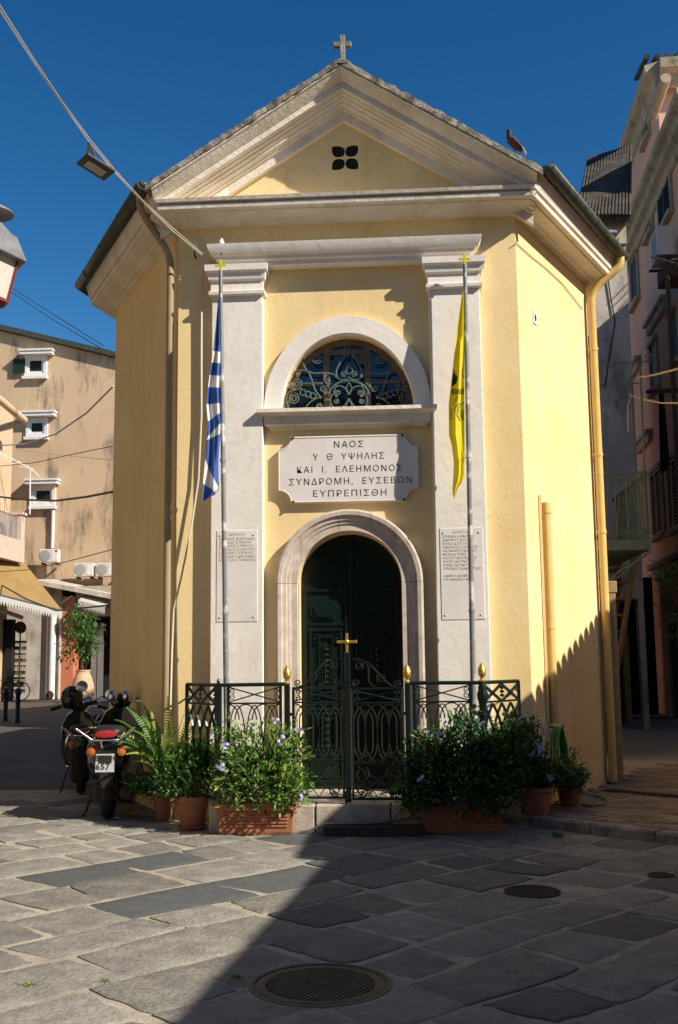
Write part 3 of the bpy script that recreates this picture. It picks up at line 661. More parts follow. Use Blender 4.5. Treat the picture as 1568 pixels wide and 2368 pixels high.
# inscription plaque with scooped corners
def scoop(x0, x1, z0, z1, r):
    P = []
    for cx_, cz_, a0 in ((x0, z0, 90), (x1, z0, 180), (x1, z1, 270), (x0, z1, 360)):
        for i in range(9): a = math.radians(a0 - 90 * i / 8); P.append((cx_ + r * math.cos(a), cz_ + r * math.sin(a)))
    return P
pq = scoop(-.768, .765, 3.335, 4.075, .14)
plq = MB().prism(pq, -.062, .01).build('plaque', 'marble', ch, bevel=.006)
MB().tube([(x, -.062, z) for x, z in scoop(-.755, .752, 3.348, 4.062, .135)], .006, 6, closed=True).build('plaque_rim', 'marble', plq, smooth=60)
for x, z in ((-.60, 4.06), (.60, 4.06), (-.60, 3.35), (.60, 3.35)): MB().lathe([(.016, 0), (.014, .02), (.004, .024)], (x, -.06, z), 8, (0, -1, 0)).build('bolt', 'rust', plq)
for body, px, py, w, in (('ΝΑΟΣ', 806, 1028, 70), ('Υ  Θ  ΥΨΗΛΗΣ', 806, 1056, 170), ('ΚΑΙ  Ι.  ΕΛΕΗΜΟΝΟΣ', 808, 1085, 250), ('ΣΥΝΔΡΟΜΗ,  ΕΥΣΕΒΩΝ', 810, 1113, 292), ('ΕΥΠΡΕΠΙΣΘΗ', 809, 1141, 174)):
    p = U(px, py, -.065); me = text_mesh(body, .098, spacing=1.25, bold=-.0006)
    xs = [v.co.x for v in me.vertices]; ww = max(xs) - min(xs); k = (w / 219.) / ww
    me.transform(Matrix.Translation((p.x, -.0625, p.z)) @ FRONT @ Matrix.Diagonal((k, 1, 1, 1))); mesh_obj('lettering', me, 'ink', plq, 'stuff')
# donor tablets on the pilasters
for (x0, x1, z0, z1, lines) in ((-1.43, -.985, 2.06, 3.045, ['ΔΩΡΗΤΑΙ', 'ΝΙΚΟΛΑΟΣ ΦΙΛΙΠΠΑΚΗΣ', 'ΛΕΩΝΙΔΑΣ Θ.ΤΡΙΒΙΖΑΣ', 'ΘΕΟΔΩΡΟΣ Δ.ΤΡΙΒΙΖΑΣ', 'ΣΤΕΦΑΝΟΣ Ν.ΖΗΝΙΑΤΗΣ', 'ΔΗΜΗΤΡΙΟΣ Δ.ΒΟΝΤΑΣ', 'ΣΠΥΡΙΔΩΝ Γ.ΚΑΡΔΑΜΗΣ', 'ΜΑΡΚΕΛΛΟΣ ΓΑΡΜΕΛΗΣ']),
                                (.975, 1.43, 2.05, 3.025, ['ΔΩΡΗΤΑΙ', 'ΣΠΥΡΙΔΩΝ Α.ΑΡΚΟΥΔΗΣ', 'ΔΗΜΗΤΡΙΟΣ ΠΑΥΛΟΥ', 'ΠΑΥΛΟΣ Κ.ΓΟΥΣΤΑΣ', 'ΠΑΝΑΓΙΩΤΗΣ Σ.ΛΟΥΚΙΕΤΗΣ', 'ΑΛΕΞΑΝΔΡΟΣ Σ.ΚΟΥΡΣΟΣ', 'ΜΙΧΑΗΛ Κ.ΤΣΙΠΗΣ', 'ΑΛΕΞΙΟΣ Π.ΚΟΥΡΚΟΥΛΟΣ', 'ΠΑΥΛΟΣ Ι.ΚΟΥΡΚΟΥΛΟΣ', 'ΘΩΜΑΣ Ι.ΚΟΥΡΚΟΥΛΟΣ', 'ΓΕΡΑΣΙΜΟΣ ΧΑΛΙΚΙΟΠΟΥΛΟΣ', '', 'ΛΑΜΠΡΟΣ ΜΟΛΦΕΣΗΣ', 'ΥΙΟΙ ΑΘΑΝΑΣΙΟΥ ΜΩΡΗ'])):
    tb = MB().box(x0, x1, -.121, -.10, z0, z1).build('donor_tablet', 'marble', ch, bevel=.004)
    for x, z in ((x0 + .04, z1 - .05), (x1 - .04, z1 - .05), (x0 + .04, z0 + .05), (x1 - .04, z0 + .05)): MB().lathe([(.011, 0), (.008, .008), (.003, .009)], (x, -.120, z), 8, (0, -1, 0)).build('bolt', 'ink2', tb)
    body = '\n'.join(lines[1:]); me = text_mesh(body, .036, spacing=1.08, line=1.06, align='LEFT')
    xs = [v.co.x for v in me.vertices]; zs_ = [v.co.y for v in me.vertices]; k = min(1., (x1 - x0 - .05) / (max(xs) - min(xs)))
    me.transform(Matrix.Translation((x0 + .03 - min(xs) * k, -.1215, z1 - .075 - max(zs_))) @ FRONT @ Matrix.Diagonal((k, 1, 1, 1))); mesh_obj('lettering', me, 'ink2', tb)
    lettering('lettering', lines[0], .036, ((x0 + x1) / 2, -.1215, z1 - .045), tb, 'ink2', spacing=1.15)
# downpipes
base = offs(PLAN, .47)
pa = Vector((base[0][0], base[0][1], 6.86)) + Vector((-.13, .25, 0))
cx_, cy_ = -1.99, -.02
MB().tube([pa, pa + Vector((0, 0, -.08))] + bez(pa + Vector((0, 0, -.08)), pa + Vector((0, 0, -.2)), (-2.2, .02, 6.55), (-2.14, .0, 6.45), 5)[1:] + bez((-2.06, -.02, 6.33), (-2.0, -.03, 6.22), (cx_, cy_, 6.15), (cx_, cy_, 6.0), 5) + [(cx_, cy_, 3), (cx_ + .004, cy_, .1)], .042, 10).build('downpipe', 'pipe_dull_shade', ch, smooth=60)
pb = Vector((base[2][0], base[2][1], 6.84)) + Vector((-.05, -.10, 0)); q = Vector((3.10, 2.20, 0))
m = MB().tube([pb, pb + Vector((-.0, 0, -.05))] + bez(pb + Vector((0, 0, -.06)), pb + Vector((0, 0, -.2)), (q.x + .05, q.y - .02, 6.55), (q.x, q.y, 6.30), 8) + [(q.x, q.y, 4), (q.x, q.y, .12)], .052, 12)
for z in (5.6, 4.2, 3.2, 1.9, 1.0): m.tube([(q.x, q.y, z), (q.x, q.y, z + .04)], .060, 12)
m.build('downpipe', 'pipe', ch, smooth=60)
# quoin pillar behind the right pipe, plaster shade put into its dull colour
MB().box(3.14, 3.25, 2.28, 2.5, .0, 2.45).box(3.13, 3.27, 2.27, 2.52, 2.45, 2.6).build('corner_pillar', 'pipe_dull_shade', ch, bevel=.01)
# pipe and conduit on the right side wall
def onR(s, z, o=0.): a = Vector(PLAN[1]); b = Vector(PLAN[2]); d = (b - a).normalized(); n_ = Vector((d.y, -d.x)); p = a + d * s + n_ * o; return Vector((p.x, p.y, z))
nR = Vector((2.3, -1.15, 0)).normalized()
def onRpx(px, py, o=0.): return PLN(px, py, Vector((1.9, 0, 0)) + nR * o, nR)
a, b = onRpx(1262, 1163, .05), onRpx(1280, 1672, .05); b = Vector((a.x, a.y, b.z))
m = MB().tube([a + Vector((0, 0, .01)), a, b], [.03, .05, .05], 12)
for z in (a.z - .12, b.z + .05, a.z - 1.4): m.tube([(a.x, a.y, z), (a.x, a.y, z + .03)], .056, 12)
m.build('wall_pipe', 'pipe', ch, smooth=50)
a2 = onRpx(1248, 1145, .015); MB().bar(a2, Vector((a2.x, a2.y, b.z)), .03, .03).build('conduit', 'yellow', ch)
# vent plate and loose wires on the right wall
vc = onRpx(1237, 735, .006); dR = Vector((1.15, 2.3, 0)).normalized()
m = MB().obox(vc, dR * .055, nR * .006, (0, 0, .075)); m.build('vent_plate', 'winframe', ch)
m = MB()
for k in range(-3, 4): m.obox(vc + nR * .008 + Vector((0, 0, k * .012)), dR * (.03 - abs(k) * .005), nR * .003, (0, 0, .003))
m.build('vent_slot', 'dark', ch)
wp = [onRpx(x, y, .012) for x, y in ((1192, 560), (1225, 590), (1260, 618), (1300, 655), (1335, 700), (1347, 715))]
MB().tube(wp, .006, 5).build('wall_wire', 'pipe_dull_shade', ch)
# doorstep
st = thing('doorstep', 'pale stone doorstep platform in front of the green chapel door', 'doorstep', (0, -.5, 0))
xs = [-1.35, -.56, -.31, .42, .95, 1.4]
MB().box(-1.33, 1.38, -.70, .0, -.02, .24).build('step_core', 'step', st)
for i in range(len(xs) - 1):
    a, b = xs[i] + .006, xs[i + 1] - .006; MB().box(a, b, -.93 + random.uniform(-.012, .012), -.705, -.02, .262 + random.uniform(-.006, .002)).build('step_stone', 'step', st, bevel=.014)
for i, (a, b) in enumerate(((-1.33, -.5), (-.49, .25), (.26, .9), (.91, 1.38))): MB().box(a, b - .008, -.70, -.006, .241, .262 + random.uniform(-.004, .002)).build('step_stone', 'step', st, bevel=.008)
bd = thing('board', 'dark brown weathered plank lying on the ground below the doorstep', 'plank', (.25, -1.0, 0))
MB().box(-.215, .72, -1.12, -.955, .0, .085).build('plank', 'rust', bd, bevel=.008)
gc = MB().tube([(-.47, -.97, .012), (-.36, -.975, .03), (-.2, -1.0, .097), (.0, -1.0, .098), (.3, -.99, .10), (.5, -.975, .13), (.62, -.96, .15), (.74, -.95, .12), (.9, -.95, .012)], .012, 6).build('grey_cable', 'steel', smooth=60)
tag(gc, 'loose pale grey cable lying over the dark plank below the doorstep', 'cable')
# ================================================================== IRON RAILINGS AND GATE
PZ = .265; RZ = 1.41; FY = -.85
def finial(x, y, z, parent): return MB().lathe([(.03, 0), (.032, .012), (.018, .028), (.018, .04), (.034, .06), (.040, .085), (.037, .098), (.043, .104), (.038, .125), (.024, .155), (.008, .178), (.001, .182)], (x, y, z), 12).build('finial', 'gold', parent, smooth=40)
def arch_panel(m, a, b, z0, z1, nar, r=.0065, tops=True, xband=.18):
    a, b = Vector(a), Vector(b); d = (b - a); L = d.length; d.normalize(); P = lambda s, z: (a.x + d.x * s, a.y + d.y * s, z)
    zb = z1 - xband; m.tube([P(0, zb), P(L, zb)], .009, 6)
    m.tube([P(0, z1 - .02), P(L, zb + .01)], r, 6); m.tube([P(0, zb + .01), P(L, z1 - .02)], r, 6)
    for s_, sg in ((.0, 1), (L, -1)):
        for zc, tn, a0 in ((zb + xband * .66, 1.2, -90), (zb + xband * .34, -1.2, 90)):
            m.tube([P(s_ + sg * (.034 + q[0]), q[1]) for q in spiral(0, zc, .03, .008, math.radians(a0 if True else a0), tn, 18)], .005, 5)
    w = L / nar
    for k in range(-1, nar * 2):                      # interlaced pointed hoops
        s0 = k * w / 1.0 if False else (k * .5) * w; s1 = s0 + w; pts = []
        if k % 2: continue
    for k in range(nar):
        s0, s1 = k * w + .004, (k + 1) * w - .004; mid = (s0 + s1) / 2; hw = (s1 - s0) / 2
        for c0 in (mid,):
            pts = [P(c0 - hw * 1.0, z0 + .02), P(c0 - hw * 1.0, zb - .42)] + [P(c0 - hw * math.cos(t), zb - .42 + .40 * math.sin(t)) for t in [math.pi * i / 16 for i in range(1, 16)]] + [P(c0 + hw, zb - .42), P(c0 + hw, z0 + .02)]
            m.tube(pts, r, 6)
    for k in range(nar + 1):
        c0 = k * w; hw = w * .62
        pts = [(c0 - hw * math.cos(t), zb - .16 + .15 * math.sin(t)) for t in [math.pi * i / 14 for i in range(15)]]
        pts = [p for p in pts if -.001 <= p[0] <= L + .001]
        if len(pts) > 1: m.tube([P(*p) for p in pts], r, 6)
    for k in range(nar):
        c0 = (k + .5) * w; hw = w * .30
        pts = [P(c0 - hw, z0 + .1), P(c0 - hw, zb - .55)] + [P(c0 - hw * math.cos(t), zb - .55 + .17 * math.sin(t)) for t in [math.pi * i / 12 for i in range(1, 12)]] + [P(c0 + hw, zb - .55), P(c0 + hw, z0 + .1)]
        m.tube(pts, r, 6)
    m.tube([P(0, z0 + .02), P(L, z0 + .02)], .009, 6)
def cast_panel(m, a, b, z0, z1):                       # heavier cast iron side panel
    a, b = Vector(a), Vector(b); d = (b - a); L = d.length; d.normalize(); P = lambda s, z: (a.x + d.x * s, a.y + d.y * s, z)
    zb = z1 - .19; m.bar(P(0, zb), P(L, zb), .02, .02); m.bar(P(0, z0 + .02), P(L, z0 + .02), .03, .03)
    n = 2; w = L / n
    for k in range(n):
        s0 = k * w; m.bar(P(s0, z1 - .02), P(s0 + w, zb), .018, .026); m.bar(P(s0, zb), P(s0 + w, z1 - .02), .018, .026)
        for z in (.3, .5, .7): m.lathe([(.0, -.02), (.022, -.008), (.022, .008), (0, .02)], P(s0 + .008, zb + .19 * z), 6)
    m.lathe([(.0, -.02), (.022, -.008), (.022, .008), (0, .02)], P(L - .01, zb + .1), 6)
    nar = 4; w = L / nar
    for k in range(nar + 1):
        c0 = k * w
        for sg in (-1, 1):
            pts = [(c0, z0 + .03), (c0, zb - .36)] + [(c0 + sg * w * (1 - math.cos(t)) * .5 * 1.0, zb - .36 + .34 * math.sin(t / 2 * 1.0)) for t in [math.pi * i / 8 for i in range(1, 9)]]
            pts = [p for p in pts if -.001 <= p[0] <= L + .001]
            for i in range(len(pts) - 1): m.bar(P(*pts[i]), P(*pts[i + 1]), .022, .016)
for s_, lab in ((-1, 'left iron railing beside the door, with crossed top band and one gold finial'), (1, 'right iron railing beside the door, with two gold finials')):
    xp, xi = (-1.27, -.585) if s_ == -1 else (1.312, .600)
    xo = -1.70 if s_ == -1 else 1.735
    rl = thing('iron_railing', lab, 'railing', ((xp + xi) / 2, FY, PZ), 'iron railings in front of the chapel')
    m = MB().tube([(xp, FY, RZ), (xi, FY, RZ + .004)], .019, 8); m.tube([(xp, FY, RZ), (xo, -.30, RZ)], .019, 8); m.tube([(xo, -.30, RZ), (xo + .12 * s_ * -1 if False else xo - .0, -.02, RZ - .1)], .012, 6)
    m.build('top_rail', 'iron', rl, smooth=60)
    m = MB(); arch_panel(m, (xp - s_ * .10, FY, 0), (xi + s_ * .065, FY, 0), PZ + .05, RZ, 3); m.build('hoop_panel', 'iron', rl, smooth=60)
    m = MB(); cast_panel(m, (xp + s_ * .03, FY + .02, 0), (xo, -.31, 0), PZ + .03, RZ); m.build('cast_panel', 'iron', rl)
    for x in (xp - s_ * .10, xi + s_ * .065): MB().box(x - .014, x + .014, FY - .014, FY + .014, PZ, RZ).build('bar', 'iron', rl)
    MB().box(xo - .016, xo + .016, -.326, -.294, PZ - .2, RZ).build('bar', 'iron', rl)
    gp_ = MB().box(xi - .026, xi + .026, FY - .026, FY + .026, PZ, RZ + .005); gp_.bar((xi, FY, 1.12), (xi - s_ * .06, FY, 1.12), .03, .03)
    gp_.build('gate_post', 'iron', rl, bevel=.004); finial(xi, FY, RZ + .005, rl)
    if s_ == -1: MB().box(xp - .034, xp + .034, FY - .034, FY + .034, PZ - .28, RZ + .02).lathe([(.016, 0), (.02, .02), (.012, .04), (0, .045)], (xp, FY, RZ + .02), 8).build('corner_post', 'iron', rl, bevel=.005)
    else:
        MB().lathe([(.05, PZ - .28), (.05, PZ + .1), (.036, PZ + .14), (.036, 1.08), (.046, 1.09), (.046, 1.11), (.036, 1.12), (.038, 1.20), (.052, 1.26), (.056, 1.30), (.04, 1.34), (.044, 1.36), (.03, 1.40), (.03, RZ + .01)], (xp + .02, FY, 0), 12).build('corner_post', 'iron', rl, smooth=40)
        finial(xp + .02, FY, RZ + .01, rl)
# gate
gt = thing('iron_gate', 'dark green wrought iron double gate with scrolls and a gold cross', 'gate', (0, FY, PZ))
GX = .555
for s_ in (-1, 1):
    m = MB(); ox = -.006 if s_ == -1 else .006; zoff = .0 if s_ == -1 else -.012
    P = lambda x, z: (s_ * x + .012, FY + (.0 if s_ == -1 else -.012), z + zoff)
    tb = lambda pts, r=.0065: m.tube([P(*p) for p in pts], r, 6)
    zb0 = PZ + .055; zt = 1.375
    for z, r in ((zb0, .012), (.66, .008), (1.235, .008), (zt, .010)): tb([(.035, z), (GX - .01, z)], r)
    tb([(.045, zb0), (.045, zt)], .012); tb([(GX - .02, zb0), (GX - .02, zt)], .014)
    x0, x1 = .06, GX - .035; Wd = x1 - x0
    # top scroll crest
    tb([(p.x, p.y) for p in [Vector((q.x, q.y)) for q in bez((x0 + .0, 1.66, 0), (x0 + .22, 1.68, 0), (x0 + .27, 1.40, 0), (x1 - .04, zt + .015, 0), 18)]], .009)
    tb(spiral(x1 - .03, zt + .05, .035, .01, math.radians(-100), 1.4), .006); tb(spiral(x0 + .06, 1.60, .05, .012, math.radians(100), -1.5), .006)
    tb(spiral(x0 + .03, zt + .055, .04, .01, math.radians(-90), -1.4), .006); tb(spiral(x0 + .28, 1.48, .05, .012, math.radians(120), 1.4), .006)
    tb([(q.x, q.y) for q in bez((x0 + .13, 1.63, 0), (x0 + .2, 1.55, 0), (x0 + .08, 1.42, 0), (x0 + .24, zt + .01, 0), 14)], .006)
    # crossed band
    tb([(x0, zt - .015), (x1, 1.25)]); tb([(x0, 1.25), (x1, zt - .015)])
    for xx, sg in ((x0, 1), (x1, -1)):
        for zc, tn, a0 in ((1.34, 1.2, -90), (1.275, -1.2, 90)): tb([(xx + sg * (.03 + q[0]), q[1]) for q in spiral(0, zc, .028, .008, math.radians(a0), tn, 16)], .0055)
    # hoops and ovals
    n = 4; w = Wd / n
    for k in range(-1, n):
        c0 = x0 + (k + 1) * w; hw = w
        up = [(c0 - hw * math.cos(t), 1.02 + .20 * math.sin(t)) for t in [math.pi * i / 18 for i in range(19)]]
        lo = [(c0 + hw * math.cos(t), .86 - .19 * math.sin(t)) for t in [math.pi * i / 18 for i in range(19)]]
        for pts in (up, lo):
            pts = [p for p in pts if x0 - .002 <= p[0] <= x1 + .002]
            if len(pts) > 1: tb(pts)
        for xx in (c0 - hw, c0 + hw):
            if x0 - .002 <= xx <= x1 + .002: tb([(xx, .86), (xx, 1.02)])
    for c0 in (x0 + w, x0 + 3 * w):
        hw = w * .62; tb([(c0 + hw * math.cos(t), (1.06 if math.sin(t) > 0 else .82) + .10 * math.sin(t)) for t in [2 * math.pi * i / 32 for i in range(33)]]); tb([(c0, .72), (c0, 1.16)], .005)
    # lower scroll band
    tb([(x0 + .03, .63), (x1 - .06, zb0 + .05)]); tb([(x1 - .03, .63), (x0 + .06, zb0 + .05)])
    tb(spiral(x0 + .075, .555, .075, .018, math.radians(60), -1.5)); tb(spiral(x1 - .075, .555, .075, .018, math.radians(120), 1.5))
    tb(spiral(x0 + .07, zb0 + .07, .06, .02, math.radians(-120), 1.4)); tb(spiral(x1 - .07, zb0 + .07, .06, .02, math.radians(-60), -1.4))
    for k in range(3):
        c0 = x0 + (k + .5) * Wd / 3; tb([(c0 - .06, zb0 + .09), (c0, zb0 + .005), (c0 + .06, zb0 + .09)], .006)
    m.build('gate_leaf', 'iron', gt, smooth=60)
MB().box(-.012, .042, FY - .045, FY - .015, PZ + .015, 1.72).box(-.016, .046, FY - .05, FY - .012, 1.42, 1.44).box(-.016, .046, FY - .05, FY - .012, 1.39, 1.40).build('closing_bar', 'iron', gt, bevel=.006)
MB().tube([(-.016, FY - .03, PZ + .12), (-.014, FY - .03, PZ - .03)], .008, 6).build('drop_bolt', 'iron', gt)
cz = 1.80
m = MB().box(.002, .028, FY - .045, FY - .02, 1.715, 1.905).box(-.085, .002, FY - .044, FY - .021, cz + .007, cz + .035).box(.028, .115, FY - .044, FY - .021, cz + .007, cz + .035)
m.lathe([(.026, 0), (.022, .012), (.008, .02)], (.015, FY - .045, cz + .02), 12, (0, -1, 0)); m.build('cross', 'gold', gt, bevel=.004)

# ================================================================== FLAGPOLES AND FLAGS
PY = -.325
foot = lambda px, py: (U(px, py, PY).x, PY, PZ)
for (pt, pb_, lab, flab) in ((tuple(U(510, 626, PY)), foot(527, 1720), 'left chipped grey flagpole with small yellow cross, carrying the striped flag', 0), (tuple(U(1075, 612, PY)), foot(1096, 1720), 'right chipped grey flagpole with small yellow cross, carrying the yellow flag', 1)):
    fp = thing('flagpole', lab, 'flagpole', pb_, 'flagpoles in front of the chapel pilasters')
    a, b = Vector(pb_), Vector(pt); pts = [a.lerp(b, t) for t in (0, .2, .4, .6, .8, 1)]
    m = MB().tube(pts, [.030, .030, .026, .026, .024, .022], 10)
    for t in (.33, .62): m.tube([a.lerp(b, t), a.lerp(b, t + .006)], .033, 10)
    m.build('pole', 'pole', fp, smooth=60)
    MB().box(b.x - .015, b.x + .015, b.y - .008, b.y + .008, b.z, b.z + .13).box(b.x - .065, b.x - .015, b.y - .0078, b.y + .0078, b.z + .05, b.z + .078).box(b.x + .015, b.x + .065, b.y - .0078, b.y + .0078, b.z + .05, b.z + .078).build('cross', 'gold' if False else 'flag_yellow', fp, bevel=.004)
def flag_pts(src, sc, ox, oy): return [((ox + x / sc) / 1.52041, (oy + y / sc) / 1.52041) for x, y in src]
def at_y(edge, y):
    for (x0, y0), (x1, y1) in zip(edge, edge[1:]):
        if y0 <= y <= y1: return x0 + (x1 - x0) * (y - y0) / max(1e-6, y1 - y0)
    return edge[0][0] if y < edge[0][1] else edge[-1][0]
def fold(t, s, ph): return -.345 - .045 * math.sin(s * math.pi * 2.6 + ph + t * 2.0) * (.25 + t) - .022 * math.sin(s * 9 + t * 7) - .014 * math.sin(s * 17 - t * 11 + ph)
Lg = flag_pts([(214, 290), (190, 560), (165, 800), (130, 1030), (97, 1290), (115, 1480), (88, 1850), (65, 2100), (60, 2275)], 2.786, 690, 950)
Rg = flag_pts([(220, 290), (228, 560), (240, 800), (238, 1200), (245, 1490), (217, 1880), (222, 2150), (150, 2245), (120, 2275)], 2.786, 690, 950)
bands = [(290, 290, 0), (790, 800, 1), (905, 910, 0), (1025, 1035, 1), (1145, 1150, 0), (1315, 1300, 1), (1480, 1390, 0), (1640, 1490, 1), (1665, 1600, 0), (1850, 2130, 1), (2090, 2190, 0), (2275, 2200, 0)]
m = MB(); cvt = lambda y: (950 + y / 2.786) / 1.52041; Y0, Y1 = cvt(290), cvt(2275)
for (l0, r0, cm), (l1, r1, _) in zip(bands, bands[1:]):
    nv, nu = 8, 12; vs = []
    for j in range(nv + 1):
        for i in range(nu + 1):
            s = i / nu; yl = cvt(l0 + (l1 - l0) * j / nv); yr = cvt(r0 + (r1 - r0) * j / nv)
            y = yl + (yr - yl) * s; x = at_y(Lg, y) * (1 - s) + at_y(Rg, y) * s; t = (y - Y0) / (Y1 - Y0); vs.append(U(x, y, fold(t, s, .6)))
    m.add(vs, [(j * (nu + 1) + i, j * (nu + 1) + i + 1, (j + 1) * (nu + 1) + i + 1, (j + 1) * (nu + 1) + i) for j in range(nv) for i in range(nu)], 1 - cm if False else cm)
fl = m.build('striped_flag', ['flag_blue', 'flag_white'], smooth=75, fix=False); tag(fl, 'blue and white striped flag hanging limp from the left flagpole', 'flag')
Ly = flag_pts([(286, 325), (245, 600), (215, 850), (190, 1100), (155, 1410), (158, 1690), (185, 1800), (205, 1960), (190, 2230), (203, 2290)], 2.69, 1520, 900)
Ry = flag_pts([(292, 325), (300, 600), (303, 900), (303, 1400), (306, 1800), (302, 2050), (286, 2130), (240, 2200), (210, 2290)], 2.69, 1520, 900)
cy = lambda y: (900 + y / 2.69) / 1.52041; Y0y, Y1y = cy(325), cy(2290)
def FLY(s, y, o=0.):
    x = at_y(Ly, y) * (1 - s) + at_y(Ry, y) * s; t = (y - Y0y) / (Y1y - Y0y); return U(x, y, fold(t, s, 2.2) - o)
m = MB(); nv, nu = 80, 14
m.add([FLY(i / nu, Y0y + (Y1y - Y0y) * j / nv) for j in range(nv + 1) for i in range(nu + 1)], [(j * (nu + 1) + i, j * (nu + 1) + i + 1, (j + 1) * (nu + 1) + i + 1, (j + 1) * (nu + 1) + i) for j in range(nv) for i in range(nu)])
fy = m.build('yellow_flag', 'flag_yellow', smooth=75, fix=False); tag(fy, 'yellow flag with black eagle emblem hanging limp from the right flagpole', 'flag')
m = MB()
def ink(pts, w=.004):
    P = []
    for (x, y) in pts:
        X_ = (1520 + x / 2.69) / 1.52041; y_ = cy(y); s = (X_ - at_y(Ly, y_)) / max(1e-3, at_y(Ry, y_) - at_y(Ly, y_)); P.append(FLY(min(.98, max(.02, s)), y_, .006))
    for a, b in zip(P, P[1:]): m.bar(a, b, w, .002, up=(0, 1, 0))
for k in range(6): ink([(200 + k * 7, 1110 + k * 8), (190 + k * 9, 1170), (188 + k * 6, 1225 - k * 3)], .009)
ink([(200, 1075), (215, 1120), (240, 1150), (225, 1200), (188, 1230)], .010)
for r in range(4):
    ink([(185, 1262 + r * 15), (300, 1250 + r * 15)], .005)
for k in range(9): ink([(188 + k * 13, 1255 + (k % 2) * 6), (192 + k * 13, 1310)], .009)
ink([(235, 1325), (205, 1380), (195, 1395)], .006); ink([(295, 1385), (240, 1405), (210, 1450), (235, 1510), (265, 1560)], .010); ink([(300, 1395), (250, 1430), (240, 1470), (270, 1530)], .007)
for k in range(4): ink([(262 + k * 10, 1440 + k * 6), (278 + k * 7, 1560 - k * 4)], .005)
ink([(300, 1060), (280, 1090), (285, 1120), (298, 1150)], .006)
for k in range(4): ink([(172, 1440 + k * 28), (184, 1450 + k * 28), (172, 1458 + k * 28), (184, 1462 + k * 28)], .005)
m.build('emblem', 'ink', fy, fix=False, kind='stuff')

# ================================================================== PLANTERS AND PLANTS
def trough(x0, x1, y0, y1, h, lab, ribs):
    t = thing('terracotta_trough', lab, 'planter', ((x0 + x1) / 2, (y0 + y1) / 2, 0), 'rectangular terracotta planters by the door')
    R = lambda e, z: [(x0 - e, y0 - e, z), (x1 + e, y0 - e, z), (x1 + e, y1 + e, z), (x0 - e, y1 + e, z)]
    MB().rings([R(-.03, 0), R(-.02, .03), R(-.004, h - .07), R(.018, h - .065), R(.022, h), R(-.012, h), R(-.02, h - .06)], cap=True).build('box', 'terracotta', t, bevel=.006)
    m = MB()
    for k in range(ribs):
        z = .075 + k * .032; e = -.018 + (z / h) * .016; m.box(x0 - e + .05, x1 + e - .05, y0 - e - .008, y0 - e + .004, z, z + .016)
    m.build('rib', 'terracotta', t, kind='stuff', bevel=.003)
    MB().box(x0 + .02, x1 - .02, y0 + .02, y1 - .02, h - .10, h - .05).build('soil', 'soil', t)
    return t
trough(-1.24, -.495, -1.075, -.99, .30, 'rectangular terracotta trough left of the doorstep, partly sunlit', 8) if False else None
trough(-1.23, -.50, -1.06, -.72 - .23, .30, 'x', 8) if False else None
def pot(x, y, r, h, lab, sau=False, z0=0.):
    t = thing('terracotta_pot', lab, 'flower pot', (x, y, z0), 'round terracotta pots beside the chapel')
    MB().lathe([(r * .68, .005), (r * .70, .02), (r * .95, h * .80), (r * 1.02, h * .82), (r * 1.08, h * .86), (r * 1.08, h), (r * .96, h), (r * .92, h * .9)], (x, y, z0), 28).build('pot_body', 'terracotta', t, smooth=40)
    if sau: MB().lathe([(r * .8, 0), (r * .92, .03), (r * .88, .034), (r * .6, .015)], (x, y, z0), 28).build('saucer', 'terracotta', t, smooth=40)
    MB().lathe([(r * .93, h * .88), (r * .5, h * .93), (.01, h * .93)], (x, y, z0), 20).build('soil', 'soil', t, smooth=60)
    return t
trough(-1.245, -.497, -1.075, -.955, .30, 'sunlit rectangular terracotta trough left of the doorstep', 8)
trough(.715, 1.475, -1.04, -.955 + .0, .31, 'shaded rectangular terracotta trough right of the doorstep', 8)
P1 = G(437, 1922); P1.y += .16; P2 = G(372, 1900); P2.y += .12; P3 = Vector((1.86, -.42, .10)); P4 = Vector((2.28, .22, .10)); 
pot(P1.x, P1.y, .165, .32, 'larger round terracotta pot with saucer left of the sunlit trough', True)
pot(P2.x, P2.y, .12, .30, 'small round terracotta pot behind the scooter and below the fern')
pot(P3.x, P3.y, .17, .27, 'dark round terracotta pot right of the shaded trough', False, .10)
pot(P4.x, P4.y, .14, .24, 'small pot hidden under leaves by the hose', False, .10)
def leaves(centers, size, out_from, flat=.5, droop=0., seed=1, aspect=.42):
    rs = np.random.RandomState(seed); N = len(centers); c = np.asarray(centers)
    d = c - np.asarray(out_from); d /= np.linalg.norm(d, axis=1, keepdims=True) + 1e-6
    d = d + rs.normal(0, .75, (N, 3)); d[:, 2] += .15 - droop; d /= np.linalg.norm(d, axis=1, keepdims=True)
    up = rs.normal(0, .6, (N, 3)); up[:, 2] += 1.0; sd = np.cross(d, up); sd /= np.linalg.norm(sd, axis=1, keepdims=True) + 1e-6
    nr = np.cross(sd, d); L = (size * rs.uniform(.55, 1.35, (N, 1))); w = L * aspect
    base = c; a = base + d * L * .45 + sd * w * .5 + nr * L * .07; b = base + d * L * .45 - sd * w * .5 + nr * L * .07; mid = base + d * L * .5 - nr * L * .03; tip = base + d * L - nr * L * .10
    V = np.stack([base, a, tip, b, mid], 1).reshape(-1, 3); k = np.arange(N)[:, None] * 5
    F = np.concatenate([k + np.array([[0, 4, 1]]), k + np.array([[1, 4, 2]]), k + np.array([[0, 3, 4]]), k + np.array([[3, 2, 4]])], 0)
    return V, F
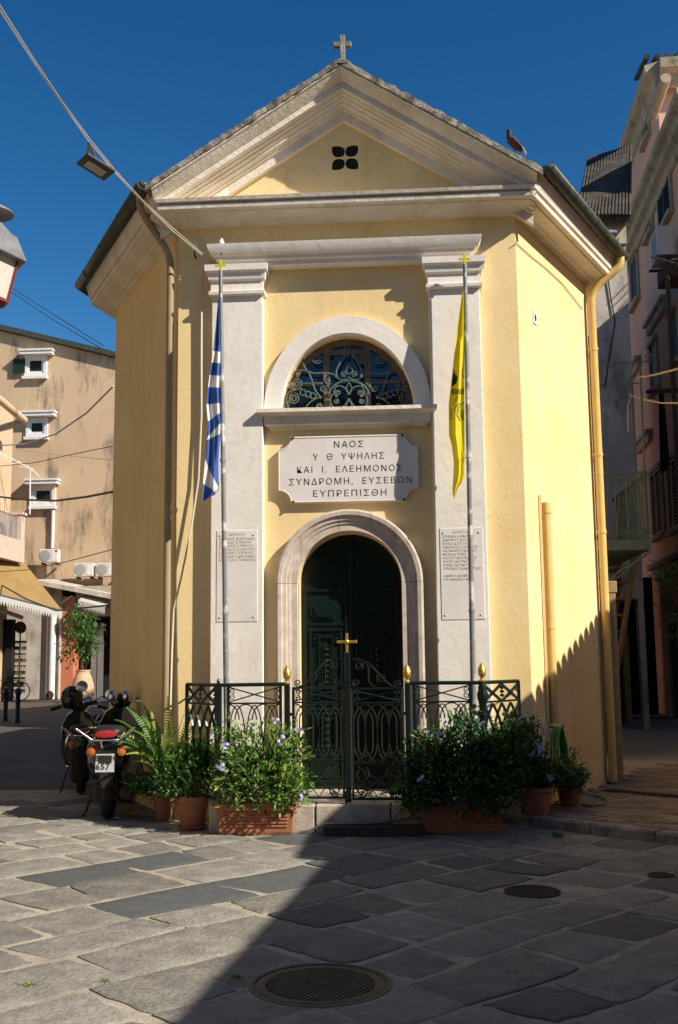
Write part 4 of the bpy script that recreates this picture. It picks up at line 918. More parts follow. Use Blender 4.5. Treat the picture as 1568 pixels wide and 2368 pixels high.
def np_mesh(name, V, F, mat, parent, kind=None, mats=None, mi=None):
    me = bpy.data.meshes.new(name); me.vertices.add(len(V)); me.vertices.foreach_set('co', np.asarray(V, dtype=np.float32).ravel())
    n = F.shape[1]; me.loops.add(len(F) * n); me.loops.foreach_set('vertex_index', F.astype(np.int32).ravel())
    me.polygons.add(len(F)); me.polygons.foreach_set('loop_start', np.arange(0, len(F) * n, n, dtype=np.int32)); me.polygons.foreach_set('loop_total', np.full(len(F), n, dtype=np.int32))
    if mi is not None: me.polygons.foreach_set('material_index', mi.astype(np.int32))
    me.update(calc_edges=True); me.validate()
    return mesh_obj(name, me, mats or mat, parent, kind)
def bush(name, lab, cat, blobs, n, size, mats, root, seed, stems=12, flowers=(), group=None, w=(.6, .4), aspect=.42):
    """blobs: (centre, radii, weight); sprigs of leaves along short twigs inside the blobs"""
    rs = np.random.RandomState(seed); t = thing(name, lab, cat, root, group); C_ = []; tw = MB()
    wt = np.array([b[2] for b in blobs], float); wt /= wt.sum()
    per = 7
    for k in range(n // per):
        b = blobs[rs.choice(len(blobs), p=wt)]; c, r = np.array(b[0]), np.array(b[1])
        d = rs.normal(0, 1, 3); d /= np.linalg.norm(d); rad = rs.uniform(.12, 1.0) ** .5; 
        lump = 1 + .5 * noise.noise(Vector(tuple(d * 2.2 + seed)))
        p = c + d * r * rad * lump
        if p[2] < root[2] + .02: p[2] = root[2] + .02 + rs.uniform(0, .1)
        ax = d + rs.normal(0, .5, 3); ax[2] += .3; ax /= np.linalg.norm(ax)
        for j in range(per): C_.append(p + ax * size * .42 * j + rs.normal(0, size * .22, 3))
    C_ = np.array(C_); cen = np.array([np.average([b[0][i] for b in blobs], weights=wt) for i in range(3)]); cen[2] -= .15
    V, F = leaves(C_, size, cen, seed=seed, aspect=aspect)
    leafmat = rs.choice(len(mats), size=len(C_), p=np.array(w[:len(mats)]) / sum(w[:len(mats)])); mi = np.tile(leafmat, 4)
    np_mesh('foliage', V, F, None, t, 'stuff', mats, mi)
    for k in range(stems):
        b = blobs[rs.choice(len(blobs), p=wt)]; c, r = np.array(b[0]), np.array(b[1]); e = c + rs.normal(0, .45, 3) * r; s0 = np.array(root) + np.array([(c[0] - root[0]) * .5 + rs.normal(0, .04), (c[1] - root[1]) * .3 + rs.normal(0, .02), .0])
        mid = (s0 + e) / 2 + rs.normal(0, .03, 3); tw.tube([tuple(s0), tuple(mid), tuple(e)], [.006, .004, .002], 5)
    tw.build('stem', 'stem', t, kind='stuff')
    for (px, py, Y) in flowers:
        p = U(px, py, Y); m = MB()
        for k in range(7):
            q = p + Vector(tuple(rs.normal(0, .024, 3))); nrm = (CAM - q).normalized() + Vector(tuple(rs.normal(0, .5, 3))); nrm.normalize(); u_ = nrm.orthogonal().normalized(); v_ = nrm.cross(u_)
            for a in range(5):
                th = a * 1.2566; dd = u_ * math.cos(th) + v_ * math.sin(th); ee = nrm.cross(dd)
                m.add([q, q + dd * .009 + ee * .007, q + dd * .02 + nrm * .002, q + dd * .009 - ee * .007], [(0, 1, 2, 3)])
        m.build('flower', 'flower', t, fix=False, kind='stuff')
    return t
# left trough bush, its sun also put into lighter, yellower leaf shares
def B(px, py, Y, rx, rz, ry=None, wt=1.): p = U(px, py, Y); return ((p.x, p.y, p.z), (rx, ry or min(rx, .2), rz), wt)
bush('plumbago_bush', 'leafy plumbago bush in the sunlit trough, sun in its bright leaf colour, pale blue flowers', 'bush',
     [B(600, 1805, -1.0, .30, .17, .14, 4), B(560, 1745, -.95, .12, .10, .1, .8), B(650, 1752, -.98, .12, .14, .12, 1.3), B(545, 1810, -1.02, .13, .15, .12, 1.5), B(655, 1815, -1.05, .12, .17, .12, 2), B(632, 1712, -.97, .04, .10, .05, .22), B(540, 1705, -.95, .05, .08, .06, .2), B(672, 1715, -.97, .04, .08, .05, .15), B(520, 1740, -.97, .05, .08, .05, .2), B(580, 1715, -.97, .04, .07, .05, .15)],
     5600, .064, ['leaf', 'leaf_yel_sun', 'leaf_dark_shade', 'dryleaf'], (-.87, -1.01, .24), 3, 26, [(637, 1666, -1.08), (519, 1777, -1.28), (511, 1773, -1.26), (650, 1712, -1.28), (697, 1840, -1.22), (524, 1727, -1.22), (695, 1690, -1.15)], 'plumbago bushes', (.5, .36, .11, .03))
bush('plumbago_bush', 'plumbago bush in the shaded trough, shade in its dark leaf colour, few blue flowers', 'bush',  # shade put into darker leaf shares than the sunlit bush
     [B(1070, 1795, -1.0, .44, .19, .17, 5), B(990, 1795, -1.05, .18, .22, .13, 2.3), B(1155, 1760, -.95, .2, .19, .15, 2.6), B(1060, 1720, -.95, .2, .10, .1, 1), B(960, 1830, -1.1, .14, .18, .1, .8), B(1000, 1730, -1.0, .08, .08, .07, .4), B(1060, 1675, -.95, .04, .08, .05, .25), B(1100, 1680, -.95, .05, .07, .06, .25), B(990, 1705, -1.0, .04, .06, .05, .2), B(1180, 1705, -.9, .11, .10, .1, .8), B(1100, 1845, -1.12, .4, .1, .06, 1)],
     9000, .060, ['leaf_dark_shade', 'leaf', 'dryleaf'], (1.09, -1.0, .25), 5, 30, [(985, 1695, -1.2), (973, 1800, -1.32), (1015, 1703, -1.28), (1110, 1672, -1.15)], 'plumbago bushes', (.70, .27, .03))
bush('plumbago_bush', 'plumbago bush in the dark pot between shaded trough and hose, blue flowers', 'bush',
     [B(1212, 1765, -.42, .17, .22, .18, 4), B(1240, 1805, -.3, .16, .14, .15, 2.4), B(1198, 1715, -.45, .12, .13, .12, 1.3), B(1300, 1825, -.1, .16, .16, .16, 1.6), B(1212, 1695, -.4, .07, .07, .08, .4), B(1190, 1800, -.55, .18, .16, .12, 1.2)],
     5200, .058, ['leaf_dark_shade', 'leaf'], (P3.x, P3.y, .34), 9, 20, [(1245, 1722, -.72), (1252, 1735, -.72), (1235, 1742, -.72), (1275, 1800, -.6), (1205, 1665, -.7), (1235, 1668, -.6), (1258, 1683, -.55)], 'plumbago bushes', (.75, .25))
bush('leafy_plant', 'trailing green plant at the wall foot below the hose', 'plant', [B(1315, 1835, .1, .12, .13, .12, 2), B(1318, 1770, .3, .05, .13, .05, .5), B(1330, 1850, .1, .08, .07, .08, .7)], 1500, .045, ['leaf_dark_shade', 'leaf'], (P4.x, P4.y, .32), 12, 8, (), None, (.7, .3))
bush('potted_shrub', 'fine leaved green shrub in the round pot with saucer', 'shrub', [B(440, 1785, P1.y, .20, .19, .16, 5), B(478, 1770, P1.y + .05, .13, .14, .12, 2), B(405, 1805, P1.y - .02, .11, .13, .1, 1.5)], 6000, .044, ['leaf', 'leaf_dark_shade'], (P1.x, P1.y, .29), 15, 16, (), None, (.6, .4), .5)
bush('variegated_plant', 'pale variegated plant drooping over the front of the round pot', 'plant', [B(440, 1830, P1.y - .12, .12, .11, .06, 2), B(425, 1812, P1.y - .1, .06, .06, .04, 1)], 330, .045, ['leaf_var', 'leaf'], (P1.x - .03, P1.y - .08, .30), 17, 6, (), None, (.6, .4), .55)
# fern
fr = thing('fern', 'tall sword fern with arching yellow green fronds beside the scooter', 'fern', (P2.x, P2.y, .27)); rs = random.Random(4)
for k in range(76):
    a = rs.uniform(0, 6.283); L = rs.uniform(.65, 1.2); lean = rs.uniform(.15, .95)
    base = Vector((P2.x + .05 + math.cos(a) * .06, P2.y + .05 + math.sin(a) * .05, .27)); hd = Vector((math.cos(a), math.sin(a) * .6, 0)); m = MB()
    pts = [base + hd * (lean * L * (t ** 1.7)) + Vector((0, 0, L * (t - .34 * lean * 1.6 * t ** 2.6))) for t in [i / 16 for i in range(17)]]
    vs, fs = [], []
    for i in range(2, 16):
        for h_ in (0, .5):
            p = pts[i].lerp(pts[i + 1] if i < 16 else pts[i], h_); tn = (pts[min(i + 1, 16)] - pts[i - 1]).normalized(); sd = tn.cross(Vector((0, -.6, 1))).normalized(); ln = .075 * math.sin(math.pi * min(.98, (i + h_) / 16.5)) ** .6 * (1.1 - i / 24)
            for sg in (-1, 1):
                q = p + sd * sg * ln + tn * ln * .35 - Vector((0, 0, .006)); wv = tn * .012; m.add([p - wv, p + wv, q + wv * .5, q - wv * .5], [(0, 1, 2, 3)])
    m.tube(pts, .0022, 4); m.build('frond', 'fern' if rs.random() < .8 else 'leaf', fr, fix=False)
bush('potted_shrub', 'dark shaded shrub at the fern foot next to the front scooter', 'shrub', [B(355, 1825, P2.y - .03, .2, .12, .16, 3), B(330, 1845, P2.y - .06, .14, .12, .12, 1.5)], 1700, .042, ['leaf_dark_shade', 'leaf'], (P2.x - .02, P2.y, .27), 21, 10, (), None, (.7, .3))
m = MB(); rs = random.Random(3)
for k in range(40):
    p = G(rs.uniform(330, 720), rs.uniform(1905, 1950)); a = rs.uniform(0, 6.28); l = rs.uniform(.015, .035); d = Vector((math.cos(a), math.sin(a), 0)) * l; e = Vector((-d.y, d.x, 0)) * .4
    m.add([p + Vector((0, 0, .006)), p + d * .5 + e + Vector((0, 0, .012)), p + d + Vector((0, 0, .007)), p + d * .5 - e + Vector((0, 0, .01))], [(0, 1, 2, 3)])
ll = m.build('leaf_litter', 'dryleaf', fix=False); tag(ll, 'dry fallen leaves scattered along the foot of the left pots', 'leaf litter', kind='stuff')
# hose
hk = onRpx(1277, 1682, .03); m = MB()
for k in range(7):
    w = .17 + .03 * (k % 3); L = .42 + .035 * k; yo = -.012 * k
    pts = [hk + dR * (w * math.sin(t) * (1 - .25 * math.cos(t)) * .9) + nR * (.03 + .012 * k) + Vector((0, 0, -L / 2 + L / 2 * math.cos(t))) for t in [2 * math.pi * i / 26 for i in range(27)]]
    m.tube(pts, .0105, 7)
g1 = [hk + Vector((.02, -.1, -.55)), hk + Vector((.1, -.25, -.85))] + [G(x, y, TH + .012) for x, y in ((1345, 1832), (1385, 1842), (1402, 1850), (1398, 1860), (1370, 1864), (1345, 1860))]
m.tube([g for g in g1], .0105, 7)
ho = m.build('garden_hose', 'hose', smooth=60); tag(ho, 'coiled green garden hose hung on the sunny side wall, end on bricks', 'hose')
hb = thing('hose_hook', 'small iron hook on the side wall holding the green hose', 'hook', tuple(hk)); MB().tube([hk - nR * .03, hk + nR * .12, hk + nR * .13 + Vector((0, 0, .03))], .009, 6).build('hook', 'rust', hb)

# ================================================================== INSULATORS, CABLES, LAMP, LANTERN, PIGEON
for (px, py, yy, lab) in ((450, 590, -.10, 'left white porcelain insulator on the chapel front under the cornice'), (512, 585, -.24, 'right white porcelain insulator standing on the portal cornice')):
    p = U(px, py, yy); t = thing('insulator', lab, 'insulator', tuple(p), 'porcelain insulators on the chapel')
    z0 = .0 if yy < -.2 else .0
    m = MB().tube([p + Vector((0, .0, -.02)), p + Vector((0, 0, .08))], .009, 6)
    if yy > -.2: m.tube([p + Vector((0, .12, .0)), p + Vector((0, .0, .0))], .009, 6)
    m.build('pin', 'rust', t)
    MB().lathe([(.022, .05), (.036, .06), (.038, .085), (.026, .095), (.034, .105), (.032, .13), (.018, .15), (.020, .16), (.006, .172)], p, 14).build('insulator_cap', 'porcelain', t, smooth=40)
anc = U(475, 597, -.09)
ct = MB().tube([U(475, 597, -.09), U(467, 640, -.06), U(466, 800, -.055), U(466, 960, -.055), U(459, 1110, -.06), U(442, 1225, -.07), U(418, 1340, -.06), U(402, 1410, -.045), U(398, 1500, -.045), U(394, 1640, -.045)], .011, 6)
ct.tube([U(475, 597, -.09), U(470, 585, -.10), U(451, 578, -.10)], .007, 5); ct.tube([U(475, 597, -.09), U(495, 585, -.2), U(512, 578, -.24)], .007, 5)
o = ct.build('wall_cable', 'cable', smooth=60); tag(o, 'slack white cable dropping down the chapel front left of the pilaster', 'cable')
far = U(-260, -340, -5.2); lampp = U(207, 330, -1.7)
def sag(a, b, s, n=24): return [a.lerp(b, t) + Vector((0, 0, -s * 4 * t * (1 - t))) for t in [i / n for i in range(n + 1)]]
pts = [U(475, 597, -.09), U(400, 535, -.4), U(325, 462, -.85), U(262, 395, -1.3), lampp, U(140, 235, -2.3), U(75, 140, -3.0), U(0, 25, -3.7), U(-260, -420, -6.5), U(-700, -1250, -9.5)]
m = MB().tube(pts, .007, 6); m.tube([p + Vector((.013, 0, .014 + .012 * math.sin(i * 2.1))) for i, p in enumerate(pts)], .005, 5)
o = m.build('overhead_cable', 'cable', smooth=60); tag(o, 'pale twin overhead cable running from the chapel corner to upper left', 'cable')
lp = thing('flood_lamp', 'flat black flood lamp hanging from the overhead cable at left', 'lamp', tuple(lampp))
lc = U(222, 386, -1.75); ax = (U(262, 408, -1.6) - U(222, 408, -2.0)); 
u_ = Vector((.13, .10, -.06)).normalized(); v_ = Vector((-.5, .8, .12)); v_ = (v_ - u_ * v_.dot(u_)).normalized(); w_ = u_.cross(v_).normalized()
if w_.z < 0: w_ = -w_
MB().obox(lc, u_ * .155, v_ * .17, w_ * .018).build('housing', 'lampblack', lp, bevel=.01)
MB().obox(lc - w_ * .0195, u_ * .10, v_ * .095, w_ * .003).build('lens', 'lampdiff', lp)
m = MB().bar(lc - u_ * .08 + v_ * .1, lampp + Vector((0, 0, -.02)), .03, .02); m.bar(lampp + Vector((-.01, 0, .01)), lc + u_ * .09 + v_ * .1 + w_ * .02, .022, .016); m.build('bracket', 'rust', lp)
# wall lantern at the left edge
LX = U(-22, 590, -2.2); lz = LX.z
ln = thing('street_lantern', 'grey hooded street lantern with red frame at the left picture edge', 'street lamp', (LX.x, LX.y, 0))
def hexr(r, z, a0=.15): return [(LX.x + r * math.cos(a0 + math.pi / 3 * k), LX.y + r * math.sin(a0 + math.pi / 3 * k), z) for k in range(6)]
q = lambda px_y: U(20, px_y, -2.2).z
z_roofb, z_roofm, z_top, z_gb, z_capb = q(602), q(545), q(505), q(695), q(493)
MB().rings([hexr(.33, z_roofb), hexr(.33, z_roofb + .015), hexr(.235, z_roofm), hexr(.215, z_roofm + .0), hexr(.06, z_top)], cap=True).build('hood', 'lamptop', ln, bevel=.004)
MB().lathe([(.20, z_capb), (.19, z_capb + .02), (.11, z_capb + .07), (.02, z_capb + .10)], (LX.x, LX.y, 0), 20).build('cap', 'lamptop', ln, smooth=40)
MB().tube([(LX.x, LX.y, z_top - .02), (LX.x, LX.y, z_capb + .03)], .05, 10).build('neck', 'lamptop', ln)
m = MB(); A, Bq = hexr(.25, z_roofb), hexr(.165, z_gb)
for k in range(6): m.bar(A[k], Bq[k], .022, .022); m.bar(Bq[k], Bq[(k + 1) % 6], .03, .03)
m.build('frame', 'lampred', ln)
for k in range(6):
    f = lambda p: Vector(p) + (Vector((LX.x, LX.y, p[2])) - Vector(p)) * .03
    MB().add([f(A[k]), f(A[(k + 1) % 6]), f(Bq[(k + 1) % 6]), f(Bq[k])], [(0, 1, 2, 3)]).build('pane', 'lampglass', ln)
MB().rings([hexr(.17, z_gb), hexr(.05, z_gb - .05)], cap=True).build('base', 'lampred', ln)
MB().tube([(LX.x + .13 + .03 * math.cos(t), LX.y, z_gb - .035 + .03 * math.sin(t)) for t in [math.pi * .9 - i * .28 for i in range(18)]], .007, 5).build('scroll', 'rust', ln, smooth=60)
m = MB().tube([(LX.x, LX.y, z_gb - .04), (LX.x - .05, LX.y, z_gb - .25), (LX.x - .4, LX.y, z_gb - .35), (LX.x - 1.0, LX.y, z_gb - .3)], .025, 8); m.tube([(LX.x - 1.0, LX.y, 0), (LX.x - 1.0, LX.y, z_gb)], .06, 10)
m.build('post', 'rust', ln, smooth=60)
# pigeon
pp = Vector((0, 0, 0)); sx = (U(1190, 362, -.42)); px_ = sx.x; pz_ = ZA - SL * px_ + .115
pg = thing('pigeon', 'brown pigeon with white tail perched on the right pediment slope', 'pigeon', (px_, -.42, pz_))
B0 = Vector((px_, -.42, pz_))
def ell(secs, n=12):
    return [[B0 + Vector((x + 0, r * math.cos(2 * math.pi * k / n), z + r * 1.0 * math.sin(2 * math.pi * k / n))) for k in range(n)] for x, z, r in secs]
MB().rings(ell([(-.062, .222, .004), (-.055, .222, .018), (-.035, .228, .027), (-.018, .215, .027), (-.02, .19, .030)][:0] + [(-.075, .13, .012), (-.066, .145, .04), (-.035, .135, .06), (0, .11, .066), (.04, .075, .058), (.07, .045, .04), (.09, .02, .012)]), cap=True).build('body', 'pigeon', pg, smooth=80)
MB().lathe([(.002, .0), (.036, .015), (.032, .05), (.026, .07), (.030, .09), (.022, .112), (.003, .12)], B0 + Vector((-.048, 0, .15)), 12).build('head', 'pigeon_d', pg, smooth=80)
MB().lathe([(.008, 0), (.001, .022)], B0 + Vector((-.072, 0, .245)), 6, (-1, 0, -.25)).build('beak', 'pigeon_d', pg)
MB().rings([[B0 + Vector((x, s_ * w_2, z + dz)) for s_, dz in ((-1, 0), (1, 0), (1, -.012), (-1, -.012))] for x, z, w_2 in ((.055, .08, .045), (.10, .02, .045), (.125, -.03, .035))], cap=True).build('tail', 'pigeon_w', pg)
for s_ in (-1, 1):
    MB().rings(ell([(-.04, .13, .01), (-.02, .13, .035), (.03, .09, .03), (.08, .035, .008)]), cap=True).build('wing', 'pigeon', pg, smooth=80).location = (0, s_ * .04, 0)
    MB().tube([B0 + Vector((.0, s_ * .022, .06)), B0 + Vector((-.005, s_ * .022, -.04)), B0 + Vector((-.03, s_ * .022, -.045))], .005, 5).build('leg', 'redlens', pg)

# ================================================================== SCOOTERS (own axes: +y forward, rear wheel at origin)
def superring(y, zc, hw, hh, p=2.6, n=20):
    out = []
    for k in range(n):
        t = 2 * math.pi * k / n; c, s = math.cos(t), math.sin(t)
        out.append((hw * abs(c) ** (2 / p) * (1 if c >= 0 else -1), y, zc + hh * abs(s) ** (2 / p) * (1 if s >= 0 else -1)))
    return out
def scooter(loc, rz, lab, paint, group, plate=True, scl=1.0):
    t = thing('scooter', lab, 'scooter', loc, group, rz)
    for y, nm in ((0, 0), (1.27, 1)):
        w = MB().lathe([(.12, -.05), (.205, -.055), (.228, -.035), (.235, 0), (.228, .035), (.205, .055), (.12, .05)], (0, y, .235), 28, (1, 0, 0)).build('wheel', 'rubber', t, smooth=40)
        MB().lathe([(.02, -.06), (.12, -.045), (.125, 0), (.12, .045), (.02, .06)], (0, y, .235), 20, (1, 0, 0)).build('rim', 'steel', w, smooth=40)
    body = MB().rings([superring(-.33, .66, .05, .05), superring(-.30, .645, .12, .10), superring(-.20, .62, .185, .165), superring(.0, .585, .215, .21), superring(.22, .55, .20, .21), superring(.38, .50, .15, .19), superring(.46, .44, .11, .13)], cap=True).build('rear_body', paint, t, smooth=60)
    MB().rings([superring(-.24, .40, .06, .10), superring(-.12, .43, .085, .12), superring(.2, .42, .10, .10)], cap=True).build('mudguard', 'rubber', t, smooth=60)
    MB().rings([superring(.40, .30, .15, .035), superring(.65, .28, .17, .03), superring(.92, .30, .17, .035)], cap=True).build('footboard', paint, t, smooth=60)
    sh = [(.90, .28, .17, .03), (1.0, .42, .22, .035), (1.06, .62, .235, .04), (1.09, .82, .215, .05), (1.085, .94, .15, .055), (1.08, .99, .08, .04)]
    def srow(y, z, hw, d): return [(hw * math.cos(a), y + d * math.sin(a) + .06 * math.cos(2 * a) * 0 - .10 * (math.cos(a) ** 2), z) for a in [2 * math.pi * k / 20 for k in range(20)]]
    MB().rings([srow(*s) for s in sh], cap=True).build('leg_shield', paint, t, smooth=60)
    MB().rings([superring(1.02, .40, .08, .06), superring(1.22, .50, .095, .05), superring(1.42, .46, .085, .05), superring(1.52, .36, .05, .05)], cap=True).build('front_mudguard', paint, t, smooth=60)
    MB().tube([(0, 1.27, .235), (0, 1.13, .72), (0, 1.06, .98)], .035, 10).build('steering_column', 'rubber', t, smooth=60)
    MB().rings([superring(1.16, 1.05, .05, .05), superring(1.13, 1.05, .10, .085), superring(1.04, 1.06, .105, .085), superring(.97, 1.07, .06, .05)], cap=True).build('headset', paint, t, smooth=60)
    for x in (-.075, .075): MB().lathe([(.055, 0), (.06, .03), (.05, .06), (.02, .068)], (x, .99, 1.09), 16, (0, -.5, .85)).build('gauge', 'chrome', t, smooth=40)
    MB().tube([(-.36, .93, 1.02), (-.24, 1.0, 1.05), (0, 1.05, 1.06), (.24, 1.0, 1.05), (.36, .93, 1.02)], .013, 8).build('handlebar', 'chrome', t, smooth=60)
    for s_ in (-1, 1):
        MB().tube([(s_ * .25, 1.0, 1.05), (s_ * .37, .925, 1.018)], .022, 10).build('grip', 'rubber', t, smooth=60)
        MB().tube([(s_ * .27, 1.03, 1.05), (s_ * .36, .97, .95)], .007, 6).build('brake_lever', 'chrome', t)
        mr = MB().lathe([(.005, -.012), (.055, -.01), (.062, 0), (.055, .012), (.02, .024)], (s_ * .40, 1.0, 1.21), 16, (s_ * .25, 1, .1)).build('mirror', 'chrome', t, smooth=40)
        MB().tube([(s_ * .25, 1.02, 1.06), (s_ * .34, 1.03, 1.14), (s_ * .395, 1.01, 1.19)], .007, 6).build('mirror_stalk', 'chrome', mr, smooth=60)
        MB().lathe([(.045, 0), (.042, .025), (.02, .04)], (s_ * .135, -.285, .64), 14, (s_ * .3, -1, 0)).build('indicator', 'amber', t, smooth=40)
    MB().rings([superring(-.28, .80, .08, .03), superring(-.24, .815, .135, .05), superring(-.05, .81, .155, .06), superring(.2, .80, .14, .055), superring(.42, .79, .10, .05), superring(.48, .78, .05, .03)], cap=True).build('seat', 'vinyl', t, smooth=60)
    m = MB().tube([(-.20, .05, .80), (-.21, -.22, .79), (-.12, -.36, .75), (.12, -.36, .75), (.21, -.22, .79), (.20, .05, .80)], .011, 8); m.tube([(-.12, -.36, .75), (-.27, -.38, .86)], .010, 8); m.tube([(.12, -.36, .75), (.27, -.38, .86)], .010, 8); m.tube([(-.04, -.36, .75), (-.03, -.31, .66)], .012, 8)
    m.build('rack', 'chrome', t, smooth=60)
    MB().rings([superring(-.395, .80, .05, .02, 2), superring(-.385, .80, .095, .034, 2), superring(-.34, .80, .10, .036, 2)], cap=True).build('tail_light', 'redlens', t, smooth=60)
    MB().lathe([(.05, -.22), (.06, -.2), (.06, .18), (.03, .24)], (.17, .0, .27), 14, (0, 1, .1)).build('exhaust', 'rust', t, smooth=40)
    MB().tube([(-.16, .28, .28), (-.24, .18, .02), (-.26, .14, .015)], .012, 6).build('kickstand', 'rust', t)
    m = MB().box(-.13, .10, -.12, .30, .16, .34); m.box(-.15, -.10, -.02, .22, .18, .30); m.build('engine_case', 'rust', t, bevel=.03)
    m = MB().tube([(.14, -.03, .30), (.15, -.08, .55)], .018, 8)
    for k in range(7): m.tube([(.142, -.035 - k * .006, .33 + k * .028), (.144, -.04 - k * .006, .34 + k * .028)], .034, 10)
    m.build('shock_absorber', 'steel', t, smooth=60)
    for s_ in (-1, 1): MB().tube([(s_ * .155, .86, .29), (s_ * .215, .93, .45), (s_ * .232, .965, .62), (s_ * .21, 1.0, .82), (s_ * .14, 1.03, .95), (s_ * .05, 1.05, 1.0)], .010, 6).build('chrome_trim', 'chrome', t, smooth=60)
    for s_ in (-1, 1): MB().tube([(s_ * .27, 1.02, 1.06), (s_ * .2, 1.12, 1.10), (s_ * .1, 1.14, 1.04), (s_ * .04, 1.10, .9)], .006, 5).build('cable', 'rubber', t, smooth=60)
    for s_ in (-1, 1): MB().tube([(s_ * .10, -.30, .70), (s_ * .17, -.2, .735), (s_ * .20, .0, .74), (s_ * .185, .2, .72), (s_ * .14, .38, .66)], .007, 5).build('panel_seam', 'steel', t, smooth=60)
    MB().box(-.13, .13, .45, .9, .315, .33).build('floor_mat', 'rubber', t, bevel=.006)
    if plate:
        m = MB().obox((0, -.375, .545), (.085, 0, 0), (0, .004, 0), (0, .017, .08)).build('number_plate', 'plate', t)
        MB().obox((0, -.36, .56), (.06, 0, 0), (0, .02, 0), (0, 0, .05)).build('plate_holder', 'rubber', t)
        tl = Matrix.Translation((0, -.3805, .548)) @ Matrix.Rotation(math.radians(-12), 4, 'X') @ FRONT
        for body, dz, sz in (('ΕΤΕΗ', .036, .066), ('657', -.038, .076)):
            me = text_mesh(body, sz, spacing=1.15, bold=.002, extrude=.001); me.transform(tl @ Matrix.Translation((0 if body != '657' else -.02, dz, 0))); mesh_obj('lettering', me, 'ink', m)
    t.scale = (scl,) * 3
    return t
S1 = G(245, 1893); S2 = G(158, 1842)
scooter((S1.x + .02, S1.y + .02, 0), math.radians(10), 'front black scooter with red tail light and number plate', 'black', 'parked scooters left of the chapel', True, 1.13)
scooter((S2.x + .08, S2.y + .25, 0), math.radians(20), 'dark green scooter behind the front one, black helmet on its handlebars', 'green_paint', 'parked scooters left of the chapel', False)
scooter((S2.x - .35, S2.y + 2.9, 0), math.radians(-35), 'third scooter mostly hidden behind the helmet and chapel corner', 'green_paint', 'parked scooters left of the chapel', False)
hc = U(166, 1612, S2.y + 1.15)
hm = thing('helmet', 'black full face helmet hung over the green scooter handlebars', 'helmet', tuple(hc))
def HS(secs): return [[Vector((hc.x, hc.y, hc.z)) + Vector((r * 1.0 * math.cos(2 * math.pi * k / 20) + ox, r * 1.15 * math.sin(2 * math.pi * k / 20), z)) for k in range(20)] for z, r, ox in secs]
MB().rings(HS([(-.155, .085, .0), (-.14, .105, .0), (-.08, .13, .0), (.0, .145, -.005), (.07, .135, -.005), (.12, .10, -.0), (.15, .05, 0), (.155, .005, 0)]), cap=True).build('shell', 'helmet', hm, smooth=80)
m = MB(); rr = []
for z, r in ((-.04, .142), (.02, .152), (.08, .138)): rr.append([hc + Vector((r * math.cos(a), r * 1.15 * math.sin(a), z)) for a in [math.radians(-75 + k * 9) for k in range(16)]])
m.rings(rr, closed_ring=False).build('visor', 'pane', hm, smooth=80, fix=False)
MB().obox(hc + Vector((.10, -.10, .10)), (.09, .02, .0), (-.015, .06, 0), (.01, .0, .008)).build('peak', 'helmet', hm, bevel=.005)
# ================================================================== RIGHT SIDE: alley
pd = Vector((math.sin(math.radians(2.4)), math.cos(math.radians(2.4)), 0)); pn = Vector((-pd.y, pd.x, 0)); PP = Vector((7.675, 17.773, 0))
def PK(px, py, o=0.): return PLN(px, py, PP + pn * o, pn)
def SZ(px, py, o=0.): p = PK(px, py, o) - PP; return p.dot(pd), p.z
def pv(s, z, o=0.): p = PP + pd * s + pn * o; return Vector((p.x, p.y, z))
def pbox(m, s0, s1, z0, z1, o0, o1): m.obox(pv((s0 + s1) / 2, (z0 + z1) / 2, (o0 + o1) / 2), pd * abs(s1 - s0) / 2, pn * abs(o1 - o0) / 2, (0, 0, abs(z1 - z0) / 2)); return m
SF = 5.6; zbelt = SZ(1437, 553, .4)[1]; ztop = SZ(1455, 285, .3)[1]; sup = SZ(1487, 85, .3)[0]; ztop2 = max(ztop, SZ(1487, 85, .3)[1])
pk = thing('pink_house', 'tall faded pink house with dark shutters along the right side of the alley', 'house', tuple(pv(0, 0)))
def pwall(m, s0, s1, z0, z1, dep=7.0):
    a, b = pv(s0, z0), pv(s1, z0); back = -pn * dep; up = Vector((0, 0, z1 - z0))
    m.add([a, b, b + back, a + back, a + up, b + up, b + back + up, a + back + up], [(3, 2, 1, 0), (4, 5, 6, 7), (0, 1, 5, 4), (1, 2, 6, 5), (2, 3, 7, 6), (3, 0, 4, 7)])
m = MB(); zg = SZ(1500, 1330)[1]
pwall(m, -5.9, SF, zg, zbelt); m.build('wall', 'pink', pk)
m = MB(); pwall(m, -5.9, SF, 0, zg - .003); m.build('ground_floor_wall', 'orange_wall', pk)
m = MB(); pwall(m, sup, SF - .2, zbelt + .003, ztop + .2); m.build('upper_wall', 'pink', pk)
def pcorn(name, z, s0, s1, prof, ret=False):
    R_ = [[pv(s, z + dz, o) for o, dz in prof] for s in (s0, s1)]
    m = MB().rings(R_, cap=True)
    if ret:
        R2 = [[pv(s0 - o + .0, z + dz, 0 if k == 0 else -6.5) for o, dz in prof] for k in (0, 1)]; m.rings(R2, cap=True)
    return m.build(name, 'trim', pk)
pcorn('belt_cornice', zbelt, -6, SF + .3, [(0, -.6), (.08, -.57), (.12, -.35), (.26, -.28), (.30, -.10), (.44, -.03), (.46, .12), (0, .22)])
pcorn('eaves_cornice', ztop, sup - .25, SF, [(0, -.6), (.08, -.55), (.14, -.25), (.32, -.15), (.36, .10), (0, .2)], True)
m = MB()
for k in range(26):
    c = pv(sup - .3, ztop + .32, .28 - k * .26); m.tube([c, c + pd * 1.6 + Vector((0, 0, .3))], .075, 8)
m.build('roof_tile_row', 'tile_dark', pk, smooth=60, kind='stuff')
pcorn('string_course', zg + .05, -6, 2.0, [(0, -.35), (.10, -.3), (.14, -.05), (.26, 0), (.28, .12), (0, .2)])
